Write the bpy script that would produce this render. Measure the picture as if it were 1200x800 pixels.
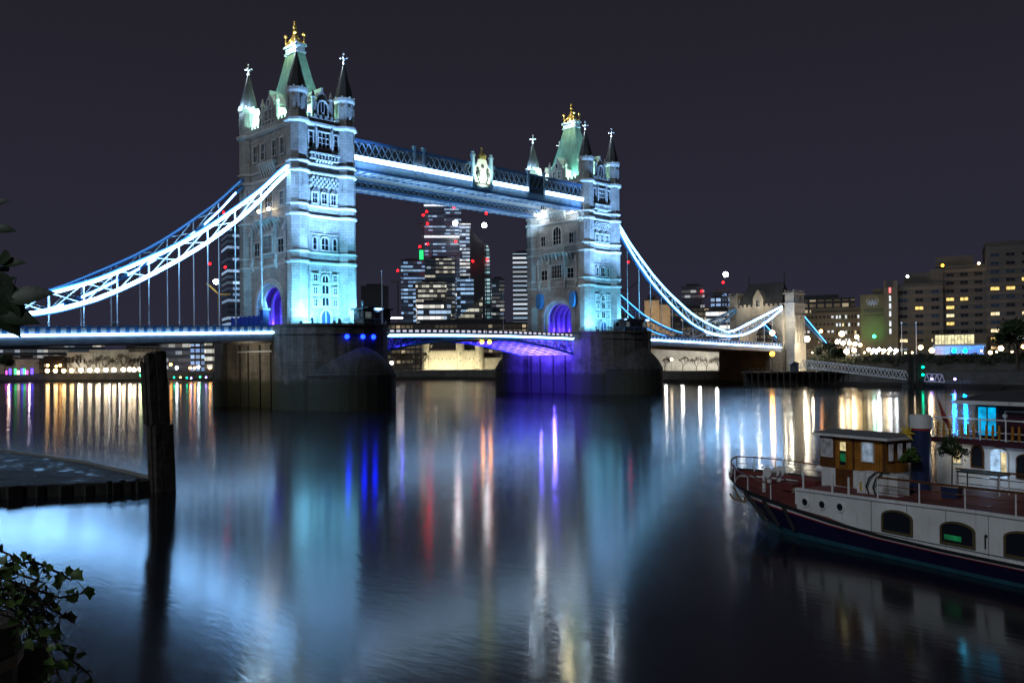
import bpy, math, random
from mathutils import Vector, Matrix
random.seed(11)
R_ = math.radians
for o in list(bpy.data.objects):
    bpy.data.objects.remove(o)
SC = bpy.context.scene
COL = SC.collection

# ------------------------------------------------------------------ camera
CX, CY, CZ, YAW, FPX, RHO, YH = 153.17, -131.41, 8.6, -0.797, 1017.0, -0.010, 422.0
FWD = Vector((math.sin(YAW), math.cos(YAW), 0)); RGT = Vector((math.cos(YAW), -math.sin(YAW), 0)); UP = Vector((0, 0, 1))
cam = bpy.data.cameras.new('camera'); camo = bpy.data.objects.new('camera', cam); COL.objects.link(camo)
xa = (RGT + UP * RHO).normalized(); ya = (UP - RGT * RHO).normalized(); za = -FWD
m4 = Matrix((xa, ya, za)).transposed().to_4x4(); m4.translation = Vector((CX, CY, CZ))
camo.matrix_world = m4
cam.sensor_width = 36; cam.lens = 36 * FPX / 1200; cam.shift_y = (YH - 400) / 1200
cam.clip_start = 0.1; cam.clip_end = 9000
SC.camera = camo

# ------------------------------------------------------------------ night sky, added fill sun, exposure
FILL_EL, FILL_AZ = 34, 172
w = bpy.data.worlds.new('World'); SC.world = w; w.use_nodes = True
nt = w.node_tree; nt.nodes.clear()
wo = nt.nodes.new('ShaderNodeOutputWorld'); add = nt.nodes.new('ShaderNodeAddShader')
sky = nt.nodes.new('ShaderNodeTexSky'); sky.sky_type = 'NISHITA'; sky.sun_disc = False
sky.sun_elevation = R_(-6); sky.sun_rotation = R_(FILL_AZ)
b1 = nt.nodes.new('ShaderNodeBackground'); b1.inputs[1].default_value = 0.05
nt.links.new(sky.outputs[0], b1.inputs[0])
# city glow: the sky itself is paler and bluer towards the horizon
tc = nt.nodes.new('ShaderNodeTexCoord'); sep = nt.nodes.new('ShaderNodeSeparateXYZ'); nt.links.new(tc.outputs['Generated'], sep.inputs[0])
ramp = nt.nodes.new('ShaderNodeValToRGB'); nt.links.new(sep.outputs[2], ramp.inputs[0])
ramp.color_ramp.elements[0].position = 0.0; ramp.color_ramp.elements[0].color = (0.0245, 0.0232, 0.041, 1)
ramp.color_ramp.elements[1].position = 0.42; ramp.color_ramp.elements[1].color = (0.0155, 0.0147, 0.0212, 1)
b2 = nt.nodes.new('ShaderNodeBackground'); b2.inputs[1].default_value = 1.0
nt.links.new(ramp.outputs[0], b2.inputs[0])
nt.links.new(b1.outputs[0], add.inputs[0]); nt.links.new(b2.outputs[0], add.inputs[1]); nt.links.new(add.outputs[0], wo.inputs[0])
sl = bpy.data.lights.new('fill_sun', 'SUN'); sl.energy = 0.64; sl.angle = R_(12); sl.color = (0.84, 0.92, 1.0)  # soft sun added as fill for everything that faces the camera
so = bpy.data.objects.new('fill_sun', sl); COL.objects.link(so)
so.rotation_euler = (R_(90 - FILL_EL), 0, R_(180 - FILL_AZ))
SC.view_settings.view_transform = 'Standard'; SC.view_settings.look = 'None'
SC.view_settings.exposure = 0.0; SC.view_settings.gamma = 1.0; SC.view_settings.use_curve_mapping = False
SC.cycles.use_denoising = True; SC.cycles.max_bounces = 6; SC.cycles.diffuse_bounces = 2; SC.cycles.glossy_bounces = 3
SC.cycles.sample_clamp_indirect = 6.0; SC.cycles.sample_clamp_direct = 0.0
SC.cycles.caustics_reflective = False; SC.cycles.caustics_refractive = False

def at(px, py, dep):
    """the point seen at a photograph pixel, at a given distance along the view axis"""
    a = px - 600; b = YH - py
    u = a - RHO * b; v = b + RHO * a
    return Vector((CX, CY, CZ)) + (RGT * (u / FPX) + UP * (v / FPX) + FWD) * dep

def facing(px_, dep):
    p = at(px_, 420, dep); v = Vector((p.x - CX, p.y - CY, 0)); return math.atan2(v.y, v.x) - math.pi / 2

# ------------------------------------------------------------------ materials
MATS = {}
def _new(name):
    m = bpy.data.materials.new(name); m.use_nodes = True
    return m, m.node_tree, m.node_tree.nodes['Principled BSDF']
def N(nt, t, **kw):
    n = nt.nodes.new(t)
    for k, v in kw.items(): setattr(n, k, v)
    return n
def noise_node(nt, scale, detail=5, rough=0.6, vec=None):
    n = N(nt, 'ShaderNodeTexNoise'); n.inputs['Scale'].default_value = scale; n.inputs['Detail'].default_value = detail
    n.inputs['Roughness'].default_value = rough
    if vec is not None: nt.links.new(vec, n.inputs['Vector'])
    return n
def paint(name, col, rough=0.5, metal=0.0, var=0.25, scale=0.8, bump=0.15, bscale=6, col2=None, obj=False):
    """weathered plain surface"""
    m, nt, p = _new(name)
    if obj:
        pos = N(nt, 'ShaderNodeTexCoord').outputs['Object']
    else:
        pos = N(nt, 'ShaderNodeNewGeometry').outputs['Position']
    n = noise_node(nt, scale, 6, 0.65, pos)
    r = N(nt, 'ShaderNodeValToRGB'); nt.links.new(n.outputs[0], r.inputs[0])
    c2 = col2 or [c * (1 - var) for c in col]
    r.color_ramp.elements[0].position = 0.35; r.color_ramp.elements[0].color = (*c2, 1)
    r.color_ramp.elements[1].position = 0.65; r.color_ramp.elements[1].color = (*col, 1)
    nt.links.new(r.outputs[0], p.inputs['Base Color'])
    p.inputs['Roughness'].default_value = rough; p.inputs['Metallic'].default_value = metal
    if bump:
        b = N(nt, 'ShaderNodeBump'); b.inputs['Strength'].default_value = bump; b.inputs['Distance'].default_value = 0.05
        n2 = noise_node(nt, bscale, 4, 0.6, pos)
        nt.links.new(n2.outputs[0], b.inputs['Height']); nt.links.new(b.outputs[0], p.inputs['Normal'])
    MATS[name] = m
    return m
def stone(name, c1, c2, mortar, bw=1.1, bh=0.5, tide=False, rough=0.85, soot=0.35):
    """coursed stone: blocks in world metres, blotches, optional tide mark near the water"""
    m, nt, p = _new(name)
    pos = N(nt, 'ShaderNodeNewGeometry').outputs['Position']
    s = N(nt, 'ShaderNodeSeparateXYZ'); nt.links.new(pos, s.inputs[0])
    mu = N(nt, 'ShaderNodeMath', operation='MULTIPLY_ADD'); nt.links.new(s.outputs[1], mu.inputs[0]); mu.inputs[1].default_value = 0.83; nt.links.new(s.outputs[0], mu.inputs[2])
    cb = N(nt, 'ShaderNodeCombineXYZ'); nt.links.new(mu.outputs[0], cb.inputs[0]); nt.links.new(s.outputs[2], cb.inputs[1])
    br = N(nt, 'ShaderNodeTexBrick'); nt.links.new(cb.outputs[0], br.inputs['Vector'])
    br.inputs['Scale'].default_value = 1.0; br.inputs['Brick Width'].default_value = bw; br.inputs['Row Height'].default_value = bh
    br.inputs['Mortar Size'].default_value = 0.035; br.inputs['Mortar Smooth'].default_value = 0.3
    br.inputs['Color1'].default_value = (*c1, 1); br.inputs['Color2'].default_value = (*c2, 1); br.inputs['Mortar'].default_value = (*mortar, 1)
    n = noise_node(nt, 0.35, 8, 0.7, pos)
    mr = N(nt, 'ShaderNodeMapRange'); nt.links.new(n.outputs[0], mr.inputs[0]); mr.inputs[1].default_value = 0.35; mr.inputs[2].default_value = 0.65
    mr.inputs[3].default_value = 1 - soot; mr.inputs[4].default_value = 1.0
    mx = N(nt, 'ShaderNodeMix', data_type='RGBA', blend_type='MULTIPLY'); mx.inputs[0].default_value = 1.0
    nt.links.new(br.outputs['Color'], mx.inputs[6]); nt.links.new(mr.outputs[0], mx.inputs[7])
    out = mx.outputs[2]
    if tide:
        mp = N(nt, 'ShaderNodeMapping'); nt.links.new(pos, mp.inputs[0]); mp.inputs['Scale'].default_value = (1.0, 1.0, 0.09)
        ns = noise_node(nt, 0.9, 6, 0.7, mp.outputs[0]); ms = N(nt, 'ShaderNodeMapRange'); nt.links.new(ns.outputs[0], ms.inputs[0])
        ms.inputs[1].default_value = 0.35; ms.inputs[2].default_value = 0.7; ms.inputs[3].default_value = 0.55; ms.inputs[4].default_value = 1.35
        mz_ = N(nt, 'ShaderNodeMix', data_type='RGBA', blend_type='MULTIPLY'); mz_.inputs[0].default_value = 1.0
        nt.links.new(out, mz_.inputs[6]); nt.links.new(ms.outputs[0], mz_.inputs[7]); out = mz_.outputs[2]
        n3 = noise_node(nt, 0.5, 5, 0.6, pos)
        ad = N(nt, 'ShaderNodeMath', operation='MULTIPLY_ADD'); nt.links.new(n3.outputs[0], ad.inputs[0]); ad.inputs[1].default_value = -2.2; nt.links.new(s.outputs[2], ad.inputs[2])
        t = N(nt, 'ShaderNodeMapRange'); nt.links.new(ad.outputs[0], t.inputs[0]); t.inputs[1].default_value = 3.7; t.inputs[2].default_value = 4.6
        m2 = N(nt, 'ShaderNodeMix', data_type='RGBA'); nt.links.new(t.outputs[0], m2.inputs[0])
        n4 = noise_node(nt, 1.7, 6, 0.7, pos); rr = N(nt, 'ShaderNodeValToRGB'); nt.links.new(n4.outputs[0], rr.inputs[0])
        rr.color_ramp.elements[0].color = (0.012, 0.013, 0.010, 1); rr.color_ramp.elements[1].color = (0.05, 0.06, 0.035, 1)
        nt.links.new(rr.outputs[0], m2.inputs[6]); nt.links.new(out, m2.inputs[7]); out = m2.outputs[2]
    nt.links.new(out, p.inputs['Base Color']); p.inputs['Roughness'].default_value = rough
    b = N(nt, 'ShaderNodeBump'); b.inputs['Strength'].default_value = 0.5; b.inputs['Distance'].default_value = 0.06
    n2 = noise_node(nt, 5, 4, 0.6, pos)
    sm = N(nt, 'ShaderNodeMath', operation='MULTIPLY_ADD'); nt.links.new(br.outputs['Fac'], sm.inputs[0]); sm.inputs[1].default_value = -0.8; nt.links.new(n2.outputs[0], sm.inputs[2])
    nt.links.new(sm.outputs[0], b.inputs['Height']); nt.links.new(b.outputs[0], p.inputs['Normal'])
    MATS[name] = m
    return m
def glow(name, col, strength):
    m, nt, p = _new(name)
    p.inputs['Base Color'].default_value = (0.02, 0.02, 0.02, 1)
    p.inputs['Emission Color'].default_value = (*col, 1); p.inputs['Emission Strength'].default_value = strength
    MATS[name] = m
    return m
def lit_window(name, col, strength, scale=1.5):
    """a window with a lamp and curtains behind it: uneven glow"""
    m, nt, p = _new(name)
    pos = N(nt, 'ShaderNodeNewGeometry').outputs['Position']
    n = noise_node(nt, scale, 3, 0.6, pos)
    mr = N(nt, 'ShaderNodeMapRange'); nt.links.new(n.outputs[0], mr.inputs[0]); mr.inputs[1].default_value = 0.3; mr.inputs[2].default_value = 0.7
    mr.inputs[3].default_value = strength * 0.35; mr.inputs[4].default_value = strength * 1.3
    p.inputs['Base Color'].default_value = (0.03, 0.03, 0.03, 1); p.inputs['Emission Color'].default_value = (*col, 1)
    nt.links.new(mr.outputs[0], p.inputs['Emission Strength'])
    MATS[name] = m
    return m
def glass(name, col=(0.012, 0.016, 0.022), rough=0.12):
    m, nt, p = _new(name)
    p.inputs['Base Color'].default_value = (*col, 1); p.inputs['Roughness'].default_value = rough; p.inputs['IOR'].default_value = 1.5
    MATS[name] = m
    return m
def facade(name, fh, cw, prob, col, strength, base=(0.012, 0.014, 0.02), mx_=0.16, mz=0.3, rowbias=0.6, col2=None, seed=0.0, rough=0.25):
    """curtain wall: a grid of floors and bays, part of the rooms lit"""
    m, nt, p = _new(name)
    pos = N(nt, 'ShaderNodeNewGeometry').outputs['Position']
    dt = N(nt, 'ShaderNodeVectorMath', operation='DOT_PRODUCT'); nt.links.new(pos, dt.inputs[0])
    dt.inputs[1].default_value = (RGT.x + 0.55 * FWD.x, RGT.y + 0.55 * FWD.y, 0)
    s = N(nt, 'ShaderNodeSeparateXYZ'); nt.links.new(pos, s.inputs[0])
    def M(op, a, b=None, c=None):
        n = N(nt, 'ShaderNodeMath', operation=op)
        for i, v in enumerate((a, b, c)):
            if v is None: continue
            if isinstance(v, (int, float)): n.inputs[i].default_value = v
            else: nt.links.new(v, n.inputs[i])
        return n.outputs[0]
    u = M('DIVIDE', dt.outputs['Value'], cw); v = M('DIVIDE', s.outputs[2], fh)
    fu, fv = M('FRACT', u), M('FRACT', v); iu, iv = M('FLOOR', u), M('FLOOR', v)
    cb = N(nt, 'ShaderNodeCombineXYZ'); nt.links.new(iu, cb.inputs[0]); nt.links.new(iv, cb.inputs[1]); cb.inputs[2].default_value = seed
    wn = N(nt, 'ShaderNodeTexWhiteNoise', noise_dimensions='3D'); nt.links.new(cb.outputs[0], wn.inputs['Vector'])
    cb2 = N(nt, 'ShaderNodeCombineXYZ'); nt.links.new(iv, cb2.inputs[1]); cb2.inputs[2].default_value = seed + 3.7
    nt.links.new(M('FLOOR', M('MULTIPLY', u, 0.22)), cb2.inputs[0])
    wr = N(nt, 'ShaderNodeTexWhiteNoise', noise_dimensions='3D'); nt.links.new(cb2.outputs[0], wr.inputs['Vector'])
    th = M('MULTIPLY', M('ADD', M('MULTIPLY', M('SUBTRACT', wr.outputs[0], 0.5), 2 * rowbias), 1.0), prob)
    lit = M('LESS_THAN', wn.outputs[0], th)
    mask = M('MULTIPLY', M('MULTIPLY', M('GREATER_THAN', fu, mx_), M('LESS_THAN', fu, 1 - mx_ * 0.5)), M('MULTIPLY', M('GREATER_THAN', fv, mz), M('LESS_THAN', fv, 0.9)))
    st = M('MULTIPLY', M('MULTIPLY', lit, mask), M('MULTIPLY', M('ADD', M('MULTIPLY', wn.outputs[0], 1.2), 0.35), strength))
    dim = M('MULTIPLY', M('MULTIPLY', mask, wr.outputs[0]), 0.12)  # faint glow added to every pane to lift the dark glass
    st = M('ADD', st, dim)
    nt.links.new(st, p.inputs['Emission Strength'])
    r = N(nt, 'ShaderNodeValToRGB'); nt.links.new(wr.outputs[0], r.inputs[0])
    r.color_ramp.elements[0].color = (*col, 1); r.color_ramp.elements[1].color = (*(col2 or col), 1)
    nt.links.new(r.outputs[0], p.inputs['Emission Color'])
    mb = N(nt, 'ShaderNodeMix', data_type='RGBA'); nt.links.new(mask, mb.inputs[0])
    mb.inputs[6].default_value = (base[0] * 2.2 + 0.01, base[1] * 2.2 + 0.01, base[2] * 2.2 + 0.01, 1); mb.inputs[7].default_value = (*base, 1)
    nt.links.new(mb.outputs[2], p.inputs['Base Color']); p.inputs['Roughness'].default_value = rough
    MATS[name] = m
    return m

# stone, steel, roofs
stone('tower_stone', (0.44, 0.43, 0.40), (0.36, 0.35, 0.33), (0.24, 0.235, 0.22), 1.2, 0.55, soot=0.42)
stone('carved_stone', (0.56, 0.55, 0.52), (0.50, 0.49, 0.46), (0.40, 0.39, 0.37), 1.6, 0.8, soot=0.25)
stone('pier_granite', (0.165, 0.152, 0.138), (0.12, 0.112, 0.104), (0.09, 0.09, 0.088), 1.5, 0.62, tide=True, soot=0.45)
stone('shaded_cutwater_granite', (0.085, 0.080, 0.075), (0.062, 0.060, 0.057), (0.035, 0.034, 0.033), 1.5, 0.62, tide=True, soot=0.5)  # darkened copy of the pier granite, shade put in against light on the hoods
stone('pale_stone', (0.52, 0.48, 0.40), (0.45, 0.42, 0.35), (0.34, 0.31, 0.26), 1.3, 0.5)
stone('fortress_stone', (0.46, 0.43, 0.34), (0.38, 0.35, 0.28), (0.28, 0.26, 0.21), 0.9, 0.4, soot=0.3)
stone('river_wall_stone', (0.12, 0.115, 0.105), (0.09, 0.087, 0.08), (0.05, 0.05, 0.048), 1.4, 0.5, tide=False, soot=0.5)
stone('brick', (0.22, 0.13, 0.09), (0.17, 0.10, 0.07), (0.16, 0.14, 0.12), 0.6, 0.25)
stone('slate', (0.075, 0.08, 0.085), (0.055, 0.06, 0.065), (0.03, 0.03, 0.03), 0.5, 0.35, soot=0.4)
stone('copper_roof', (0.17, 0.36, 0.31), (0.13, 0.29, 0.25), (0.12, 0.2, 0.17), 0.9, 2.4, soot=0.4)
paint('blue_steel', (0.06, 0.22, 0.50), 0.42, var=0.35)
paint('pale_blue_steel', (0.30, 0.45, 0.60), 0.45, var=0.25)
paint('grey_steel', (0.32, 0.36, 0.42), 0.5, var=0.3)
paint('white_steel', (0.74, 0.77, 0.80), 0.45, var=0.18)
paint('dark_steel', (0.05, 0.055, 0.06), 0.5)
paint('gilding', (0.74, 0.56, 0.20), 0.3, 0.8, var=0.3)
paint('gate_blue', (0.02, 0.06, 0.38), 0.45)
paint('asphalt', (0.05, 0.05, 0.052), 0.9, var=0.3, scale=0.2)
paint('bank_ground', (0.055, 0.052, 0.048), 0.95, var=0.4, scale=0.15)
paint('concrete', (0.24, 0.23, 0.21), 0.9, var=0.35, scale=0.3)
paint('hotel_concrete', (0.105, 0.09, 0.068), 0.9, var=0.22, scale=0.15)
paint('hotel_dark', (0.055, 0.052, 0.046), 0.8, var=0.3)
paint('dark_cladding', (0.025, 0.028, 0.035), 0.4)
paint('old_timber', (0.060, 0.048, 0.038), 0.95, var=0.6, scale=2.0, bump=0.7, bscale=9)
paint('wharf_timber', (0.030, 0.028, 0.025), 0.95, var=0.5, scale=1.0, bump=0.5)
paint('leaf_dark', (0.028, 0.055, 0.015), 0.6, var=0.5, scale=0.5, bump=0)
paint('leaf_ivy', (0.085, 0.165, 0.03), 0.45, var=0.55, scale=6, bump=0.1)
paint('leaf_autumn', (0.16, 0.06, 0.012), 0.6, var=0.4, scale=6, bump=0)
paint('bark', (0.075, 0.058, 0.042), 0.95, var=0.4, scale=1.5, bump=0.5)
glass('dark_glass')
glass('blue_glass', (0.025, 0.045, 0.075), 0.1)
# things that give off light
glow('strip_white', (0.26, 0.56, 1.0), 22.0)
glow('strip_deck', (0.34, 0.62, 1.0), 11.0)
glow('strip_blue', (0.07, 0.42, 1.0), 5.0)
glow('strip_cyan', (0.25, 0.62, 1.0), 5.0)
glow('strip_faint', (0.10, 0.38, 1.0), 0.9)
glow('gap_glow', (0.75, 0.72, 0.9), 0.9)
glow('strip_walkway', (0.50, 0.74, 1.0), 9.0)
glow('lamp_white', (0.85, 0.94, 1.0), 45)
glow('lamp_warm', (1.0, 0.66, 0.28), 24)
glow('lamp_amber', (1.0, 0.36, 0.01), 40)
glow('lamp_pale', (1.0, 0.80, 0.52), 26)
glow('lamp_orange', (1.0, 0.42, 0.10), 30)
glow('lamp_red', (1.0, 0.002, 0.003), 30)
glow('lamp_blue', (0.002, 0.010, 1.0), 30)
glow('lamp_cyan', (0.0, 0.16, 1.0), 45)
glow('lamp_green', (0.02, 1.0, 0.20), 18)
glow('lamp_teal', (0.0, 0.9, 0.45), 12)
glow('lamp_violet', (0.35, 0.25, 1.0), 30)
glow('screen_blue', (0.10, 0.05, 1.0), 4)
glow('screen_magenta', (0.9, 0.10, 0.9), 3)
glow('screen_green', (0.05, 0.8, 0.2), 3)
glow('screen_pink', (1.0, 0.7, 0.7), 4)
glow('neon_green', (0.02, 0.85, 0.22), 1.4)
glow('screen_red', (1.0, 0.15, 0.15), 2.5)
paint('crane_yellow', (0.45, 0.30, 0.06), 0.5)
glow('sign_white', (0.6, 0.75, 1.0), 0.28)
glow('sign_gold', (0.75, 0.6, 0.2), 0.18)
lit_window('window_yellow', (1.0, 0.66, 0.18), 1.6)
lit_window('window_warm', (1.0, 0.80, 0.45), 1.5)
lit_window('window_white', (0.9, 0.95, 1.0), 1.3)
lit_window('window_cool', (0.55, 0.75, 1.0), 1.4, 0.8)
lit_window('lobby_glow', (0.95, 0.86, 0.48), 1.1, 0.8)
lit_window('cabin_warm', (1.0, 0.82, 0.42), 0.9, 3)
lit_window('cabin_cool', (0.45, 0.70, 1.0), 1.0, 3)
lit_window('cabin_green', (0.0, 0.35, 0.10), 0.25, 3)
lit_window('cabin_cyan', (0.0, 0.50, 1.0), 0.9, 2)
MT = MATS

# ------------------------------------------------------------------ object helpers
def tag(o, label=None, cat=None, group=None, kind=None):
    if label: o['label'] = label
    if cat: o['category'] = cat
    if group: o['group'] = group
    if kind: o['kind'] = kind
    return o
def thing(name, label, cat, loc=(0, 0, 0), rz=0.0, group=None):
    o = bpy.data.objects.new(name, None); o.empty_display_size = 0.5; COL.objects.link(o)
    o.location = loc; o.rotation_euler = (0, 0, rz)
    o['rz'] = rz
    return tag(o, label, cat, group)
def root_of(o):
    while o.parent: o = o.parent
    return o
class MB:
    """collects faces, then links them as one mesh object"""
    def __init__(s): s.v = []; s.f = []; s.mi = []; s.cur = 0
    def add(s, pts, faces):
        k = len(s.v); s.v += [tuple(p) for p in pts]
        for f in faces: s.f.append([k + i for i in f]); s.mi.append(s.cur)
        return s
    def poly(s, *pts): return s.add(pts, [list(range(len(pts)))])
    def box(s, x0, x1, y0, y1, z0, z1):
        p = [(x, y, z) for z in (z0, z1) for y in (y0, y1) for x in (x0, x1)]
        return s.add(p, [(0, 2, 3, 1), (4, 5, 7, 6), (0, 1, 5, 4), (2, 6, 7, 3), (0, 4, 6, 2), (1, 3, 7, 5)])
    def hexa(s, lo, hi):
        n = len(lo)
        fs = [list(range(n))[::-1], [n + i for i in range(n)]] + [(i, (i + 1) % n, n + (i + 1) % n, n + i) for i in range(n)]
        return s.add(list(lo) + list(hi), fs)
    def prism(s, pts2, z0, z1): return s.hexa([(x, y, z0) for x, y in pts2], [(x, y, z1) for x, y in pts2])
    def ext(s, pts, vec):
        v = Vector(vec); return s.hexa([Vector(p) for p in pts], [Vector(p) + v for p in pts])
    def bar(s, p, q, wd, h=None, up=(0, 0, 1)):
        p, q = Vector(p), Vector(q); d = (q - p)
        if d.length < 1e-6: return s
        d.normalize(); u = Vector(up)
        sd = d.cross(u)
        if sd.length < 1e-4: sd = d.cross(Vector((1, 0, 0)))
        sd.normalize(); u2 = sd.cross(d); h = wd if h is None else h
        a, b = sd * (wd / 2), u2 * (h / 2)
        return s.hexa([p - a - b, p + a - b, p + a + b, p - a + b], [q - a - b, q + a - b, q + a + b, q - a + b])
    def tube(s, p, q, r0, r1=None, n=6, caps=True):
        p, q = Vector(p), Vector(q); r1 = r0 if r1 is None else r1
        d = (q - p).normalized(); a = d.orthogonal().normalized(); b = d.cross(a)
        lo = [p + (a * math.cos(t) + b * math.sin(t)) * r0 for t in [2 * math.pi * i / n for i in range(n)]]
        hi = [q + (a * math.cos(t) + b * math.sin(t)) * r1 for t in [2 * math.pi * i / n for i in range(n)]]
        return s.hexa(lo, hi)
    def lathe(s, prof, cx, cy, n=8, ph=0.0):
        k = len(s.v)
        for z, r in prof:
            s.v += [(cx + r * math.cos(ph + 2 * math.pi * i / n), cy + r * math.sin(ph + 2 * math.pi * i / n), z) for i in range(n)]
        for j in range(len(prof) - 1):
            for i in range(n):
                s.f.append([k + j * n + i, k + j * n + (i + 1) % n, k + (j + 1) * n + (i + 1) % n, k + (j + 1) * n + i]); s.mi.append(s.cur)
        s.f.append([k + i for i in range(n)][::-1]); s.mi.append(s.cur)
        s.f.append([k + (len(prof) - 1) * n + i for i in range(n)]); s.mi.append(s.cur)
        return s
    def ball(s, c, r, n=10, m=6, sz=1.0):
        c = Vector(c); prof = [(c.z + r * sz * math.sin(-math.pi / 2 + math.pi * j / m), max(0.002, r * math.cos(-math.pi / 2 + math.pi * j / m))) for j in range(m + 1)]
        return s.lathe(prof, c.x, c.y, n)
    def build(s, name, mat, parent=None, local=False, smooth=False, origin=None):
        me = bpy.data.meshes.new(name)
        vs = s.v
        if parent is not None and not local:
            r = root_of(parent); c, sn = math.cos(-r['rz']), math.sin(-r['rz']); L = r.location
            vs = [((x - L.x) * c - (y - L.y) * sn, (x - L.x) * sn + (y - L.y) * c, z - L.z) for x, y, z in vs]
        if origin is not None:
            vs = [(x - origin[0], y - origin[1], z - origin[2]) for x, y, z in vs]
        me.from_pydata(vs, [], s.f)
        for mm in (mat if isinstance(mat, (list, tuple)) else [mat]):
            me.materials.append(MT[mm] if isinstance(mm, str) else mm)
        if isinstance(mat, (list, tuple)): me.polygons.foreach_set('material_index', s.mi)
        if smooth: me.polygons.foreach_set('use_smooth', [True] * len(me.polygons))
        me.update()
        o = bpy.data.objects.new(name, me); COL.objects.link(o)
        if parent is not None: o.parent = parent
        if origin is not None: o.location = origin
        return o
def place(name, me, parent, loc, rz=0.0, label=None):
    o = bpy.data.objects.new(name, me); COL.objects.link(o); o.parent = parent; o.location = loc; o.rotation_euler = (0, 0, rz)
    if label: o['label'] = label
    return o
def copy_tree(o, parent=None):
    c = o.copy(); COL.objects.link(c); c.parent = parent
    for ch in o.children: copy_tree(ch, c)
    return c
def light(kind, loc, energy, col, radius=0.3, target=None, size=70, blend=0.6, name='lamp_light'):
    l = bpy.data.lights.new(name, kind); l.energy = energy; l.color = col
    l.shadow_soft_size = radius
    if kind == 'SPOT': l.spot_size = R_(size); l.spot_blend = blend
    o = bpy.data.objects.new(name, l); COL.objects.link(o); o.location = loc
    if target is not None:
        o.rotation_euler = (Vector(target) - Vector(loc)).to_track_quat('-Z', 'Y').to_euler()
    return o
ORD = ['first', 'second', 'third', 'fourth', 'fifth', 'sixth', 'seventh', 'eighth', 'ninth', 'tenth', 'eleventh', 'twelfth', 'thirteenth', 'fourteenth', 'fifteenth', 'sixteenth']

# windows: stone frame with mullions in front, glass behind; faces local -Y
WIN = {}
def window(parent, loc, rz, wd, h, nm=1, arch=0.0, trans=0, fr=0.16, dep=0.28, gmat='dark_glass', fmat='carved_stone'):
    key = (wd, h, nm, arch, trans, fr, dep, gmat, fmat)
    if key not in WIN:
        f = MB(); x = wd / 2
        f.box(-x - fr, -x, -dep, 0.04, 0, h); f.box(x, x + fr, -dep, 0.04, 0, h)
        f.box(-x - fr - 0.06, x + fr + 0.06, -dep - 0.08, 0.04, -fr, -0.002)
        if arch > 0:
            n = 8; pts = [(x * math.cos(math.pi * i / n), h + arch * math.sin(math.pi * i / n)) for i in range(n + 1)]
            po = [((x + fr) * math.cos(math.pi * i / n), h + (arch + fr) * math.sin(math.pi * i / n)) for i in range(n + 1)]
            for i in range(n):
                q = [pts[i], po[i], po[i + 1], pts[i + 1]]
                f.ext([(a, -dep - 0.03, b) for a, b in q], (0, dep + 0.07, 0))
        else:
            f.box(-x - fr - 0.05, x + fr + 0.05, -dep - 0.06, 0.04, h + 0.002, h + fr)
        mw = 0.09 if wd > 0.8 else 0.06
        for i in range(1, nm):
            mxp = -x + wd * i / nm; f.box(mxp - mw / 2, mxp + mw / 2, -dep * 0.8, 0.02, 0.002, h + arch * 0.85)
        for i in range(1, trans + 1):
            zt = h * i / (trans + 1); f.box(-x + 0.002, x - 0.002, -dep * 0.7, 0.015, zt - mw / 2, zt + mw / 2)
        g = MB()
        if arch > 0:
            n = 8; pl = [(-x, 0), (x, 0)] + [(x * math.cos(math.pi * i / n), h + arch * math.sin(math.pi * i / n)) for i in range(n + 1)]
        else: pl = [(-x, 0), (x, 0), (x, h), (-x, h)]
        g.ext([(a, -0.05, b) for a, b in pl], (0, 0.06, 0))
        fo = f.build('window', fmat); go = g.build('glass', gmat)
        WIN[key] = (fo.data, go.data); bpy.data.objects.remove(fo); bpy.data.objects.remove(go)
    fm, gm = WIN[key]
    L = root_of(parent).location
    o = place('window', fm, parent, (loc[0] - L.x, loc[1] - L.y, loc[2] - L.z), rz)
    place('glass', gm, o, (0, 0, 0))
    return o
FACE_S, FACE_E = 0.0, math.pi / 2
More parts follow.
